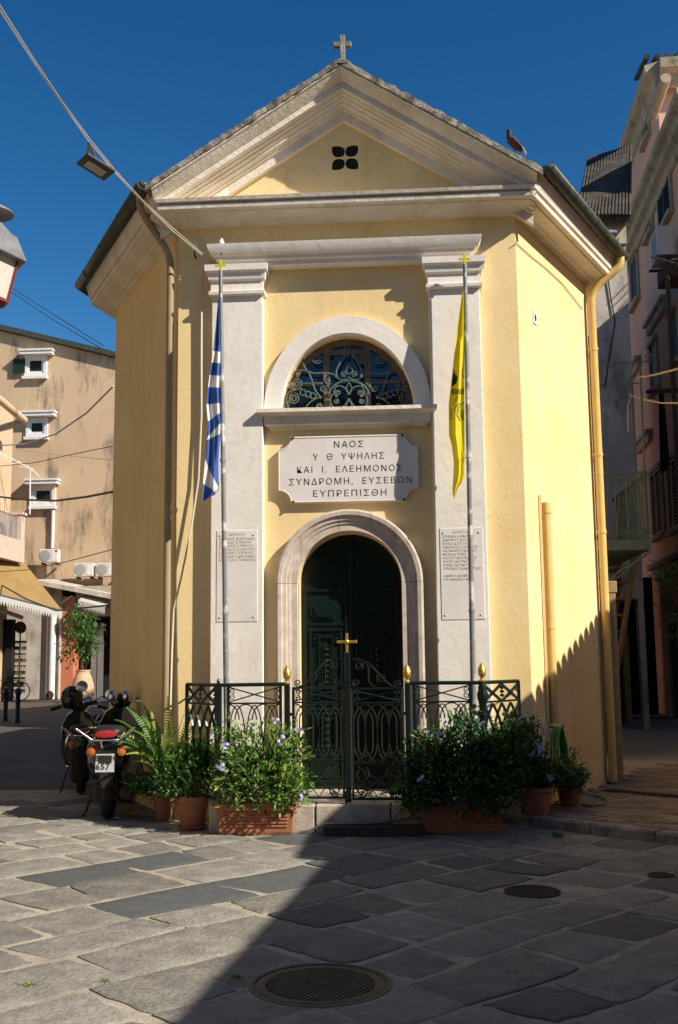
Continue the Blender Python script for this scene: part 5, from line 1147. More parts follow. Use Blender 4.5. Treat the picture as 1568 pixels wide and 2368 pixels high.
# gutter pieces and downpipe of the pink house
MB().tube([pv(SZ(1540, 180, .3)[0], SZ(1540, 180, .3)[1], .3), pv(SZ(1512, 325, .3)[0], SZ(1540, 180, .3)[1] - .05, .3)], .13, 10).build('gutter', 'trim', pk, smooth=60)
s_e = SF - .12
MB().tube([pv(s_e, zbelt - .9, .10), pv(s_e, .2, .10)], .075, 8).build('downpipe', 'orange_wall', pk, smooth=60)
MB().tube([pv(s_e - .35, zbelt - .9, .06), pv(s_e - .35, 3, .06)], .03, 6).build('conduit', 'rust', pk)
# windows: (left px, right px, top, bottom) measured on the wall
for (xa, xb, ya, yb, shut) in ((1521, 1558, 362, 520, True), (1487, 1503, 210, 330, False), (1495, 1512, 470, 545, False), (1461, 1479, 590, 705, False), (1507, 1524, 790, 905, False), (1508, 1540, 1085, 1240, True), (1548, 1575, 1060, 1225, True), (1553, 1572, 720, 840, False)):
    s0, z0 = SZ(xb, (ya + yb) / 2 + 20); s1, _ = SZ(xa, (ya + yb) / 2 - 20); _, zt_ = SZ((xa + xb) / 2, ya); _, zb_ = SZ((xa + xb) / 2, yb)
    if zt_ - zb_ > 3.2: zb_ = zt_ - 2.6
    s0, s1 = sorted((s0, s1)); w_ = min(max(s1 - s0, .8), 1.5); s0 = (s0 + s1) / 2 - w_ / 2; s1 = s0 + w_
    m = MB(); pbox(m, s0 - .12, s1 + .12, zt_, zt_ + .14, 0, .12); pbox(m, s0 - .12, s0, zb_, zt_, 0, .07); pbox(m, s1, s1 + .12, zb_, zt_, 0, .07); pbox(m, s0 - .15, s1 + .15, zb_ - .12, zb_, 0, .16)
    wn = m.build('window', 'trim', pk)
    if shut:
        for k in (0, 1):
            m = MB(); a = s0 + k * w_ / 2 + .01; b = a + w_ / 2 - .02
            pbox(m, a, a + .05, zb_, zt_, .02, .08); pbox(m, b - .05, b, zb_, zt_, .02, .08); pbox(m, a + .05, b - .05, zt_ - .08, zt_, .02, .08); pbox(m, a + .05, b - .05, zb_, zb_ + .08, .02, .08)
            n = int((zt_ - zb_) / .1)
            for j in range(n): z = zb_ + .1 + j * (zt_ - zb_ - .2) / n; m.obox(pv((a + b) / 2, z, .05), pd * (b - a - .1) / 2, pn * .03 + Vector((0, 0, -.02)), (0, 0, .012))
            m.build('shutter', 'shutter_pane_black', wn)
        pass
    m = MB(); pbox(m, s0, s1, zb_, zt_, .001, .012); m.build('pane', 'shutter_pane_black', wn)
for (xa, ya, xb, yb) in ((1500, 1000, 1478, 1130),(1475, 830, 1455, 930), (1535, 690, 1500, 850)):     # slanting stone ledges between the storeys
    s0, z0 = SZ(xa, ya, .1); s1, _ = SZ(xb, yb, .1)
    m = MB(); pbox(m, min(s0, s1), max(s0, s1), z0 - .25, z0, 0, .12); pbox(m, min(s0, s1) - .05, max(s0, s1) + .05, z0, z0 + .1, 0, .2); m.build('ledge', 'trim', pk)
# doorways at street level
for (xa, xb, yt, arch_) in ((1496, 1514, 1395, True), (1557, 1580, 1440, False)):
    s0, s1 = sorted((SZ(xa, 1560)[0], SZ(xb, 1560)[0])); zt_ = SZ((xa + xb) / 2, yt)[1]; w_ = s1 - s0; m = MB()
    pbox(m, s0 - .22, s0, 0, zt_ - (.7 if arch_ else 0), 0, .10); pbox(m, s1, s1 + .22, 0, zt_ - (.7 if arch_ else 0), 0, .10)
    if arch_:
        R_ = []
        for i in range(17):
            a = math.pi * i / 16; R_.append([pv((s0 + s1) / 2 + (w_ / 2 + e) * math.cos(a), zt_ - .7 + (.7 + e) * math.sin(a), o) for e, o in ((0, 0), (0, .1), (.22, .1), (.22, 0))])
        m.rings(R_, cap=True)
    else: pbox(m, s0 - .22, s1 + .22, zt_, zt_ + .25, 0, .1)
    dr = m.build('doorway', 'trim', pk)
    m = MB(); pts = [(s0, 0), (s1, 0)] + ([((s0 + s1) / 2 + w_ / 2 * math.cos(a), zt_ - .7 + .7 * math.sin(a)) for a in [math.pi * i / 12 for i in range(13)]] if arch_ else [(s1, zt_), (s0, zt_)])
    m.add([pv(s, z, .012) for s, z in pts], [tuple(range(len(pts)))]); m.build('door', 'shutter_pane_black', dr, fix=False)
# air conditioner on the pink house
s0, z0 = SZ(1525, 575, .5)
ac = thing('air_conditioner', 'grey air conditioner on a bracket high on the pink house', 'air conditioner', tuple(pv(s0, z0)))
m = MB(); pbox(m, s0 - .5, s0 + .45, z0 - .35, z0 + .4, .25, .65); m.build('casing', 'acwhite', ac, bevel=.02)
m = MB(); pbox(m, s0 - .4, s0 + .2, z0 - .28, z0 + .3, .65, .66); m.build('grille', 'acgrille', ac)
for q0, q1, q2, q3, q4 in ((-.55, -.5, -.45, -.38, .7), (.4, .45, -.45, -.38, .7), (-.5, .45, -.9, -.5, .5)): m = MB(); pbox(m, s0 + q0, s0 + q1, z0 + q2, z0 + q3, 0, q4); m.build('bracket', 'rust', ac)
# antenna, laundry, drying frame, ropes on the pink house
at = PK(1543, 640, .9); an = thing('antenna', 'rusty television antenna on a mast beside the pink house', 'antenna', tuple(at)); m = MB()
m.tube([at + Vector((0, 0, -6)), at], .05, 6); m.tube([at + pd * -.1 - pn * .9, at + pd * .0 + pn * .35 + Vector((0, 0, .5))], .02, 6)
for k in range(9): c = at - pn * (.8 - k * .13) + Vector((0, 0, .03 + k * .055)); m.tube([c - pd * .35 + Vector((0, 0, -.12)), c + pd * .35 + Vector((0, 0, .12))], .012, 5)
m.tube([at + Vector((0, 0, -6)), at + Vector((0, 0, -6)) - pn * .95], .03, 6)
m.build('mast_and_rods', 'rust', an)
lb = PK(1528, 900, .7); la = thing('laundry', 'black garment drying on a bar in front of the pink house', 'laundry', tuple(lb)); m = MB()
rr = []
for j in range(8):
    t = j / 7; w_ = .12 + .34 * t; rr.append([lb + pd * (w_ * (2 * i / 8 - 1)) + pn * (.05 * math.sin(i * 1.9 + t)) + Vector((0, 0, -2.0 * t)) for i in range(9)])
m.rings(rr, closed_ring=False).build('cloth', 'cloth_dark', la, fix=False)
sp_ = bpy.data.objects['cloth'].modifiers.new('thick', 'SOLIDIFY'); sp_.thickness = .02
MB().tube([PK(1498, 906, .8), PK(1575, 902, .8)], .06, 6).build('drying_bar', 'rust', la)
# small brackets
for (px, py) in ((1475, 1010), (1490, 655), (1530, 775)):
    b = PK(px, py, .25); 
# leafy branches in the alley at the right edge
bush('climbing_plant', 'thin green branches reaching in from the right edge of the alley', 'plant', [B(1560, 1345, 9.0, .28, .2, .3, 1), B(1568, 1440, 9.0, .2, .32, .3, 1), B(1580, 1400, 9.2, .3, .6, .3, 1)], 700, .085, ['leaf', 'leaf_dark_shade'], tuple(G(1640, 1700, 0)), 31, 9, (), None, (.6, .4))

# grey house at the alley end
GY = 12.0
def gx(px, py): return U(px, py, GY)
zr = gx(1400, 516).z; xr = gx(1449, 600).x; zpass = gx(1440, 1385).z; xp0, xp1 = gx(1412, 1560).x, gx(1481, 1500).x
xr2 = max(xr, xp1 + .02)
gh = thing('grey_house', 'mould stained grey plaster house with dark tiled roof at the alley end', 'house', (4, GY, 0))
m = MB().box(-1, xp0, GY, GY + 6, 0, zpass); m.box(-1, xr2, GY, GY + 8, zpass + .002, zr); m.box(xp1, xr2, GY + .02, GY + .3, 0, zpass)
m.build('wall', 'greywall', gh)
a, b, c_, d_ = gx(1325, 512), gx(1452, 514), U(1462, 336, GY + 3.4), U(1358, 366, GY + 3.4)
a.y -= .35; b.y -= .35
m = MB().add([a, b, c_, d_, a + Vector((0, .05, -.15)), b + Vector((0, .05, -.15)), c_ + Vector((0, .05, -.15)), d_ + Vector((0, .05, -.15))], [(0, 1, 2, 3), (7, 6, 5, 4), (0, 4, 5, 1), (1, 5, 6, 2), (2, 6, 7, 3), (3, 7, 4, 0)])
rf = m.build('roof', 'tile_dark', gh)
m = MB()
for k in range(16):
    t = (k + .5) / 16; p = a.lerp(b, t); q = d_.lerp(c_, t); m.tube([p + Vector((0, -.03, .0)), q + Vector((0, 0, .0))], .035, 7)
m.build('roof_tile_row', 'tile_dark', rf, smooth=60, kind='stuff')
z5 = gx(1400, 540).z; MB().box(2, xr2, GY - .12, GY, z5 - .3, z5 + .25).build('eaves_board', 'trim', gh)
MB().tube([gx(1368, 548) + Vector((0, -.3, 0)), gx(1420, 551) + Vector((0, -.3, 0))], .07, 8).build('gutter', 'steel', gh, smooth=60)
wl = [gx(x, y) + Vector((0, -.03, 0)) for x, y in ((1395, 580), (1412, 690), (1422, 745), (1408, 830), (1398, 900))]
MB().tube(wl, .015, 5).build('wall_wire', 'wire', gh)
# passage under the grey house
m = MB().box(xp0, xp0 + .15, GY + .02, GY + 4, 0, zpass); m.build('passage_wall', 'trim', gh)
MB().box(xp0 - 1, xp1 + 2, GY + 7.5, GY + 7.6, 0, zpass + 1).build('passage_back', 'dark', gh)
for (xa, xb, yt, yb, dy, lab) in ((1442, 1458, 1420, 1650, 3.0, 'sunlit ochre pillar standing in the dark passage under the grey house'), (1428, 1433, 1455, 1600, 5.0, 'thin bright ochre wall strip deep in the passage under the grey house')):
    p0, p1 = U(xa, 1560, GY + dy), U(xb, 1560, GY + dy); o = MB().box(p0.x, p1.x, GY + dy, GY + dy + .4, 0, U(xa, yt, GY + dy).z).build('passage_pillar', 'ochre', bevel=.03); tag(o, lab, 'pillar', 'ochre pillars in the passage')
p0 = U(1418, 1542, GY + 2); p1 = U(1442, 1568, GY + 2)
sh_ = thing('shop_canopy', 'small dull red canopy over goods in the dark passage', 'canopy', (p0.x, GY + 2, 0))
MB().add([(p0.x, GY + 2, p1.z), (p1.x, GY + 2, p1.z), (p1.x, GY + 2.8, p0.z), (p0.x, GY + 2.8, p0.z), (p0.x, GY + 2, p1.z - .2), (p1.x, GY + 2, p1.z - .2)], [(0, 1, 2, 3), (0, 4, 5, 1)]).build('canvas', 'canopy_red', sh_)
MB().tube([(p0.x + .02, GY + 2.02, 0), (p0.x + .02, GY + 2.02, p1.z)], .03, 6).build('post', 'rust', sh_); MB().box(p0.x + .1, p1.x, GY + 2.2, GY + 2.7, 0, .8).box(p0.x + .2, p1.x - .1, GY + 2.3, GY + 2.6, .8, 1.3).build('counter', 'canopy_red', sh_)
# house behind the chapel that carries the balcony and stair
rh = thing('rear_house', 'plain plastered house hidden behind the chapel, carrying the green balcony', 'house', (2, 8, 0))
BY = 5.2; xb0 = U(1372, 1250, BY).x
m = MB().box(-1.5, 3.42, 7.0, 11.9, 0, 6.2); m.build('wall', 'greywall', rh); MB().box(-1.6, 3.5, 6.9, 11.95, 6.203, 6.4).build('roof', 'tile_dark', rh)
# balcony
xR = U(1506, 1245, BY).x; zF = U(1440, 1248, BY).z; zR = U(1440, 1094, BY).z; BD = 2.9
bl = thing('iron_balcony', 'green grey iron balcony with curled railing above the iron stair', 'balcony', ((xb0 + xR) / 2, BY, 0))
MB().box(xb0 - .5, xR, BY, BY + BD, zF - .16, zF).build('floor', 'balc', bl)
m = MB().tube([(xb0 - .5, BY, zR), (xR + .02, BY, zR)], .026, 8); m.tube([(xR, BY, zR), (xR, BY + BD, zR)], .026, 8); m.build('hand_rail', 'balc', bl)
m = MB(); wS = (xR - xb0 + .5); n = 8
for k in range(n + 1):
    x = xb0 - .5 + wS * k / n; m.tube([(x, BY, zF), (x, BY, zR)], .010, 5)
    if k < n:
        m.tube([(x, BY, zF + .04), (x + wS / n * .5, BY, zR - .1)], .007, 5)
        m.tube([(x + wS / n * .5 + q[0], BY, q[1]) for q in spiral(0, zF + .11, .075, .02, -1.5, 1.6, 18)], .008, 5); m.tube([(x + wS / n * .5 + q[0], BY, q[1]) for q in spiral(0, zR - .09, .06, .02, 1.5, 1.5, 16)], .008, 5)
m.build('front_bar', 'balc', bl)
for k in range(18): y = BY + BD * k / 18; MB().tube([(xR, y, zF), (xR, y, zR)], .014, 6).build('side_bar', 'balc', bl)
# pergola frame of the balcony
def fr_(px, py, Y): return U(px, py, Y)
m = MB(); t1, t2 = fr_(1478, 840, BY), fr_(1461, 880, BY + 1.2)
m.tube([(xR - .06, BY + .02, zF), (t1.x + .02, BY + .02, t1.z)], .018, 6); m.tube([(t2.x, BY + 1.2, zF), (t2.x, BY + 1.2, t2.z)], .018, 6)
a = fr_(1340, 846, BY + .02); b = fr_(1500, 836, BY + .02); m.tube([a, b], .014, 6); m.tube([(b.x + q[0], BY + .02, q[1]) for q in spiral(0, b.z + .07, .075, .03, -1.6, 1.2, 16)], .012, 5)
a = fr_(1340, 892, BY + .6); b = fr_(1478, 886, BY + .6); m.tube([a, b], .012, 6); m.tube([fr_(1478, 845, BY), fr_(1440, 905, BY + 1.0)], .012, 6)
m.build('drying_frame', 'balc', bl)
o = MB().tube([fr_(1478, 872, BY), fr_(1510, 868, BY - .5), fr_(1580, 850, BY - 1.5), Vector((7.55, BY - 1.9, fr_(1580, 845, BY - 1.5).z + .4))], .014, 6); o.tube([fr_(1453, 913, BY + 1), fr_(1490, 924, BY), fr_(1530, 932, BY - .4), fr_(1580, 932, BY - 1), Vector((7.55, BY - 1.6, fr_(1580, 932, BY - 1).z + .2))], .012, 6); o.tube([fr_(1460, 915, BY + 1), fr_(1452, 940, BY + 1), fr_(1453, 1000, BY + .9)], .014, 6)
o = o.build('clothes_line', 'wire_tan', smooth=60); tag(o, 'tan clothes lines tied to the balcony frame', 'rope')
# scroll brackets under the balcony
m = MB()
m.tube(bez(fr_(1385, 1345, BY), fr_(1420, 1350, BY), fr_(1440, 1300, BY), fr_(1455, 1315, BY), 10), .02, 6); m.tube([fr_(1385, 1350, BY), fr_(1430, 1335, BY), fr_(1470, 1300, BY), fr_(1504, 1275, BY)], .02, 6)
for (x, y, r) in ((1400, 1300, .07), (1398, 1325, .08), (1450, 1315, .09)):
    c = fr_(x, y, BY); m.tube([(c.x + q[0], BY, c.z + q[1]) for q in spiral(0, 0, r, .02, 1, 1.5, 16)], .012, 5)
c = fr_(1508, 1290, BY); m.tube([(c.x + q[0], BY, c.z + q[1]) for q in spiral(0, 0, .06, .05, 1.6, -.7, 10)], .012, 5)
m.build('bracket', 'balc', bl)
# iron stair under the balcony, falling towards the back left
sr = thing('iron_stair', 'dark steep iron stair below the green balcony', 'stair', (U(1408, 1660, BY).x, BY, 0))
tR, bR = fr_(1468, 1290, BY + .1), fr_(1407, 1670, BY + .1); tL, bL = fr_(1433, 1300, BY + 1.2), fr_(1392, 1560, BY + 1.2); bL = Vector((bL.x, bL.y, .1)); bR.z = max(.1, bR.z)
for A_, B_ in ((tR, bR), (tL, bL)): MB().bar(A_, B_, .05, .22, up=(0, 1, 0)).build('stringer', 'rust', sr)
for k in range(10):
    t = (k + .5) / 10; p, q = tR.lerp(bR, t), tL.lerp(bL, t); q.z = p.z; MB().bar(p + Vector((-.12, 0, 0)), q + Vector((-.12, 0, 0)), .22, .03).build('tread', 'rust', sr)
ah = thing('alley_house', 'plain house closing the far end of the dark alley', 'house', (9, 33, 0))
MB().box(2, 16, 32, 38, 0, 10.5).build('wall', 'orange_wall', ah); MB().box(1.8, 16.2, 31.8, 38.2, 10.503, 10.8).build('roof', 'tile_dark', ah)
# off-frame neighbours on the right whose eaves shade the square
hs = thing('low_house', 'low plastered house with clay tile eaves on the right of the square', 'house', (8, -4, 0))
HE = 4.6; sh = SUN / SUN.z * HE; sh.z = 0
edge = [(-1.0, -10.8), (-.143, -2.334), (-.42, -2.25), (-.42, -.55), (.44, -.45), (.46, 1.1), (.48, 5.0)]   # where the eave line's shadow lands on level ground
E2 = [Vector((x, y, 0)) + sh for x, y in edge]
wl_ = [p + Vector((.5, 0, 0)) for p in E2]
MB().slab([(p.x, p.y) for p in wl_] + [(13, wl_[-1].y), (13, wl_[0].y)], 0, HE - .1).build('wall', 'white', hs) if False else MB().box(max(p.x for p in E2) + .35, 13, E2[0].y + .1, E2[-1].y - .1, 0, HE + .05).build('wall', 'white', hs)
xb_ = 13.2; m = MB(); top = lambda p: HE + .0
R1 = [(p.x + .02, p.y, HE - .02) for p in E2]; R2 = [(xb_, p.y, HE + 1.5) for p in E2]
m.rings([R1, R2], closed_ring=False); m.rings([[(x, y, z - .08) for x, y, z in R1], [(x, y, z - .08) for x, y, z in R2]], closed_ring=False); m.build('roof', 'tile', hs, fix=False)
m = MB()
for a, b in ((E2[4], E2[5]), (E2[5], E2[6])):
    n = max(1, int((b - a).length / .23)); ed = (b - a).normalized(); en = Vector((ed.y, -ed.x, 0))
    for k in range(n):
        p = a.lerp(b, (k + .5) / n); ring = lambda q, z: [q + ed * (.10 * math.cos(w)) + Vector((0, 0, z + .10 * math.sin(w))) for w in [math.pi * j / 6 for j in range(7)]]
        R1, R2 = ring(p - en * .02, HE - .02), ring(p + en * 1.5, HE + .30); m.rings([R1, R2], closed_ring=False); m.add(R1, [tuple(range(7))])
m.build('roof_tile_row', 'tile', hs, smooth=60, fix=False, kind='stuff')
sh3 = thing('sky_block_house', 'tall unseen house added behind the low tiled house to block sky light', 'house', (17, -4, 0))  # unseen, added to cut sky fill on the shaded ground
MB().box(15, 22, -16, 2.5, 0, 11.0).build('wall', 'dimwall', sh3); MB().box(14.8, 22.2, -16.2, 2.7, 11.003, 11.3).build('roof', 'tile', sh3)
nh = thing('tall_house', 'tall plain house beyond the low house on the right of the alley', 'house', (10, 6, 0))
MB().box(7.55, 13, 3.2, 11.0, 0, 10.6).build('wall', 'pink', nh); MB().box(7.3, 13.2, 3.0, 11.2, 10.603, 10.9).build('roof', 'tile', nh)

lh = thing('left_fill_house', 'plain brown grey unseen house left of the square, shaped for bounce and sky fill', 'house', (-9, -4, 0))  # unseen, added for bounce on the left wall; height blocks sky
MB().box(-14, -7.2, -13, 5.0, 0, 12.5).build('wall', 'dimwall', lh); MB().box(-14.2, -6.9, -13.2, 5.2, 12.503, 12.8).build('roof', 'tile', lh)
qh = thing('rear_sky_block_house', 'plain unseen house added behind the viewer to block sky light', 'house', (0, -21, 0))  # unseen, added to darken the sky fill from behind the camera
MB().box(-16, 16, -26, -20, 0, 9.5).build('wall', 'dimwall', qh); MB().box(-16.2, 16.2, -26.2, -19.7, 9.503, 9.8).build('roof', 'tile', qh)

# ================================================================== LEFT SIDE: street
LY = 36.6
def L_(px, py, dy=0.): return U(px, py, LY + dy)
bh = thing('beige_house', 'tall beige gable house with three small white windows on the left', 'house', (-16, 38.6, 0))
zb1, zb2 = U(0, 765, 38.6), U(265, 828, 38.6); sl_ = (zb2.z - zb1.z) / (zb2.x - zb1.x)
xl, xr_ = -26., -6.; zl = zb1.z + sl_ * (xl - zb1.x); zrr = zb1.z + sl_ * (xr_ - zb1.x)
MB().prism([(xl, 0), (xr_, 0), (xr_, zrr), (xl, zl)], 38.6, 50).build('wall', 'beige', bh)
MB().add([(xl, 38.3, zl + .02), (xr_, 38.3, zrr + .02), (xr_, 50, zrr + .02), (xl, 50, zl + .02), (xl, 38.3, zl + .28), (xr_, 38.3, zrr + .28), (xr_, 50, zrr + .28), (xl, 50, zl + .28)], [(3, 2, 1, 0), (4, 5, 6, 7), (0, 1, 5, 4), (2, 3, 7, 6), (1, 2, 6, 5), (3, 0, 4, 7)]).build('roof', 'gutter', bh)
for (x0, x1, y0, y1, lx0, lx1, ly, sh_) in ((57, 110, 822, 872, 46, 120, 812, True), (61, 112, 966, 1012, 49, 125, 955, False), (72, 130, 1122, 1172, 58, 132, 1112, False)):
    a, b = U(x0, y1, 38.6), U(x1, y0, 38.6); w = b.x - a.x; h = b.z - a.z
    m = MB(); f = .16
    m.box(a.x, b.x, 38.48, 38.6, a.z, a.z + f).box(a.x, b.x, 38.48, 38.6, b.z - f, b.z).box(a.x, a.x + f, 38.48, 38.6, a.z + f, b.z - f).box(b.x - f, b.x, 38.48, 38.6, a.z + f, b.z - f)
    m.box(a.x - .06, b.x + .06, 38.36, 38.6, a.z - .14, a.z - .002)
    wn = m.build('window', 'winframe', bh)
    m = MB(); e = f + .002; m.box(a.x + e, a.x + e + .1, 38.53, 38.598, a.z + e, b.z - e).box(b.x - e - .1, b.x - e, 38.53, 38.598, a.z + e, b.z - e).box(a.x + e + .1, b.x - e - .1, 38.53, 38.598, a.z + e, a.z + e + .1).box(a.x + e + .1, b.x - e - .1, 38.53, 38.598, b.z - e - .1, b.z - e); m.build('frame', 'winframe', wn)
    MB().box(a.x + e + .1, b.x - e - .1, 38.57, 38.596, a.z + e + .1, b.z - e - .1).build('pane', 'shutter_pane_black', wn)  # darkness of the recess put into the pane colour
    l0, l1 = U(lx0, ly, 38.2), U(lx1, ly, 38.2); MB().box(l0.x, l1.x, 38.15, 38.6, l0.z - .16, l0.z).box(l0.x - .05, l1.x + .05, 38.1, 38.6, l0.z + .002, l0.z + .09).build('lintel', 'winframe', wn)
    if sh_:
        s0, s1 = U(30, 863, 38.45), U(58, 829, 38.45); m = MB().box(s0.x, s0.x + .05, 38.42, 38.48, s0.z, s1.z).box(s1.x - .05, s1.x, 38.42, 38.48, s0.z, s1.z)
        for k in range(14): z = s0.z + (s1.z - s0.z) * (k + .5) / 14; m.obox(((s0.x + s1.x) / 2, 38.45, z), ((s1.x - s0.x) / 2 - .05, 0, 0), (0, .03, .012), (0, 0, .018))
        m.build('shutter', 'shutter', wn)
a = U(123, 1180, 38.5); b = U(120, 1268, 38.5); MB().tube([a, Vector((a.x, a.y, b.z))], .09, 8).build('downpipe', 'winframe', bh)
p = U(72, 1146, 38.55)
def acunit(px, py, Y, lab):
    c = U(px, py, Y); t = thing('air_conditioner', lab, 'air conditioner', tuple(c), 'air conditioners on the left street')
    MB().box(c.x - .47, c.x + .47, Y - .2, Y + .2, c.z - .32, c.z + .32).build('casing', 'acwhite', t, bevel=.03)
    MB().lathe([(.27, 0), (.27, .015), (.22, .02), (.02, .02)], (c.x - .16, Y - .2, c.z), 24, (0, -1, 0)).build('fan_grille', 'acgrille', t, smooth=40)
    MB().box(c.x + .16, c.x + .40, Y - .21, Y - .202, c.z - .25, c.z + .25).build('side_panel', 'winframe', t)
    for bx in (-.35, .3): MB().box(c.x + bx, c.x + bx + .05, Y - .15, Y + .5, c.z - .42, c.z - .33).build('bracket', 'rust', t)
acunit(115, 1286, 38.0, 'air conditioner below the drain pipe of the beige house, with small red badge')
acunit(196, 1318, 38.0, 'air conditioner in the middle, right of the one with the red badge')
acunit(246, 1318, 38.0, 'shaded air conditioner half hidden by the chapel wall')
c = U(124, 1274, 37.78); MB().lathe([(.06, 0), (.055, .012)], c + Vector((.12, .015, -.0)), 12, (0, -1, 0)).build('badge', 'redlens', bpy.data.objects['air_conditioner.001'])
# shop row in front of the beige house
rw = thing('shop_row', 'low white and terracotta shop row below the beige house', 'building', (-15, LY, 0))
xw0, xw1 = L_(30, 1500).x, L_(140, 1500).x; zr0 = L_(84, 1342).z; zr1 = L_(250, 1392).z
xo1 = L_(172, 1500).x; xe = xo1 + 6
MB().box(xw0 - .5, xw1, LY, 38.5, 0, L_(100, 1350).z).build('white_wall', 'whitewash', rw)
MB().box(xw1 + .002, xo1, LY - .12, 38.5, 0, L_(150, 1380).z).build('orange_wall', 'orange', rw)
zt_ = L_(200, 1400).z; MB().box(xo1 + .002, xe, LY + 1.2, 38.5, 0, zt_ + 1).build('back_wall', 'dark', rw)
MB().box(xo1 + .004, xe, LY, LY + 1.1, L_(200, 1425).z, zt_ + .9).build('shop_front', 'trim', rw)
a, b, e_ = L_(82, 1340, -.6), L_(250, 1378, -.6), 38.5
MB().add([(a.x, LY - .6, a.z), (b.x + 3, LY - .6, b.z - .5), (b.x + 3, e_, b.z - .3), (a.x, e_, a.z + .2), (a.x, LY - .6, a.z - .22), (b.x + 3, LY - .6, b.z - .72), (b.x + 3, e_, b.z - .52), (a.x, e_, a.z - .02)], [(0, 1, 2, 3), (7, 6, 5, 4), (0, 4, 5, 1), (1, 5, 6, 2), (2, 6, 7, 3), (3, 7, 4, 0)]).build('roof', 'whitewash', rw)
for px, r in ((110, .06), (121, .16)): q = L_(px, 1500, -.12); MB().tube([(q.x, q.y, 0), (q.x, q.y, L_(px, 1408).z)], r, 10).build('downpipe', 'winframe', rw, smooth=60)
q0, q1 = L_(142, 1395, -.14), L_(168, 1378, -.14); MB().bar(q0, q1, .2, .05).build('white_board', 'winframe', rw)
MB().box(L_(137, 1500, -.14).x, L_(141, 1500, -.14).x, LY - .16, LY - .125, 0, L_(140, 1405).z).build('white_edge', 'winframe', rw)
for px in (211, 226): q = L_(px, 1500, -.02); MB().box(q.x - .1, q.x + .16, LY + .3, LY + .4, 0, L_(px, 1440).z).build('door_frame', 'steel', rw)
q0, q1 = L_(196, 1440), L_(224, 1452); MB().box(q0.x, q1.x, LY - .05, LY + .3, q1.z, q0.z).build('lintel', 'steel', rw)
# small white scalloped awning
aw = thing('white_awning', 'small white awning with scalloped edge over the terracotta shop', 'awning', tuple(L_(210, 1400, -.9)))
a, b = L_(181, 1388, -.9), L_(243, 1404, -.9); m = MB(); n = 14
m.add([(a.x, LY, a.z + .3), (b.x, LY, b.z + .3), (b.x, LY - .9, b.z), (a.x, LY - .9, a.z)], [(0, 1, 2, 3)])
for k in range(n):
    p, q = a.lerp(b, k / n), a.lerp(b, (k + 1) / n); p = Vector((p.x, LY - .9, p.z)); q = Vector((q.x, LY - .9, q.z)); m.add([p, q, q + Vector((0, 0, -.22)), (p + q) / 2 + Vector((0, 0, -.38)), p + Vector((0, 0, -.22))], [(0, 1, 2, 3, 4)])
m.build('canvas', 'awn_white', aw, fix=False)
# big jar with tree
jp = L_(191, 1600, -3.2); jp = Vector((jp.x, LY - 3.2, 0)); jz = U(190, 1552, LY - 3.2).z; jr = .5 * 52 / 2450 * (LY - 3.2 + 11.4)
jt = thing('clay_jar', 'big ribbed pale clay jar standing by the terracotta shop', 'jar', tuple(jp)); jh = jz
pr = []
for i in range(25):
    t = i / 24; r = jr * (.55 + .45 * math.sin(math.pi * min(1, (t * .92 + .08)) ** .8)) if t < .9 else jr * (.62); pr.append((r * (1 + .022 * (i % 2)), jh * t))
pr += [(jr * .66, jh * 1.0), (jr * .66, jh * 1.04), (jr * .52, jh * 1.04), (jr * .48, jh * .95)]
MB().lathe(pr, tuple(jp), 24).build('jar_body', 'pithos', jt, smooth=50)
JY = LY - 3.2
bush('jar_tree', 'small green tree growing from the big clay jar', 'tree', [B(185, 1465, JY, .62, .8, .5, 4), B(172, 1500, JY, .45, .55, .4, 1.6), B(205, 1480, JY, .45, .55, .4, 2), B(180, 1425, JY, .28, .4, .25, .8)], 1900, .15, ['leaf', 'leaf_dark_shade'], (jp.x, jp.y, jh), 41, 10, (), None, (.6, .4), .45)
MB().tube([(jp.x, jp.y, jh * .9), (jp.x - .1, jp.y, jh + 1.0), (jp.x - .05, jp.y, jh + 2.2)], .05, 7).build('trunk', 'stem', bpy.data.objects['jar_tree'])
# postcard stand and bicycle
sx_ = L_(43, 1600, -1.0); ps = thing('postcard_stand', 'dark wire postcard stand with round top by the white wall', 'display stand', (sx_.x, LY - 1, 0))
zt_ = L_(43, 1456, -1).z; MB().tube([(sx_.x, LY - 1, 0), (sx_.x, LY - 1, zt_)], .035, 6).build('pole', 'rust', ps)
MB().lathe([(.26, -.04), (.28, 0), (.26, .04)], (sx_.x, LY - 1, zt_ + .1), 16, (0, 1, .2)).build('top_sign', 'rust', ps)
for k in range(9):
    z = zt_ - .55 - k * .27; m = MB()
    for a_ in range(6):
        th = a_ * math.pi / 3 + k * .2; c = Vector((sx_.x + .26 * math.cos(th), LY - 1 + .26 * math.sin(th), z)); m.obox(c, (-.1 * math.sin(th), .1 * math.cos(th), 0), (.012 * math.cos(th), .012 * math.sin(th), 0), (0, 0, .075 if k % 2 else .05))
    m.tube([(sx_.x + .3 * math.cos(t), LY - 1 + .3 * math.sin(t), z - .1) for t in [math.pi * i / 8 for i in range(17)]], .012, 5); m.build('card_rack', 'rust', ps)
bp_ = L_(48, 1600, -1.5); bc = thing('bicycle', 'dark bicycle leaning by the white wall, mostly in shade', 'bicycle', (bp_.x, LY - 1.5, 0)); r_ = .40
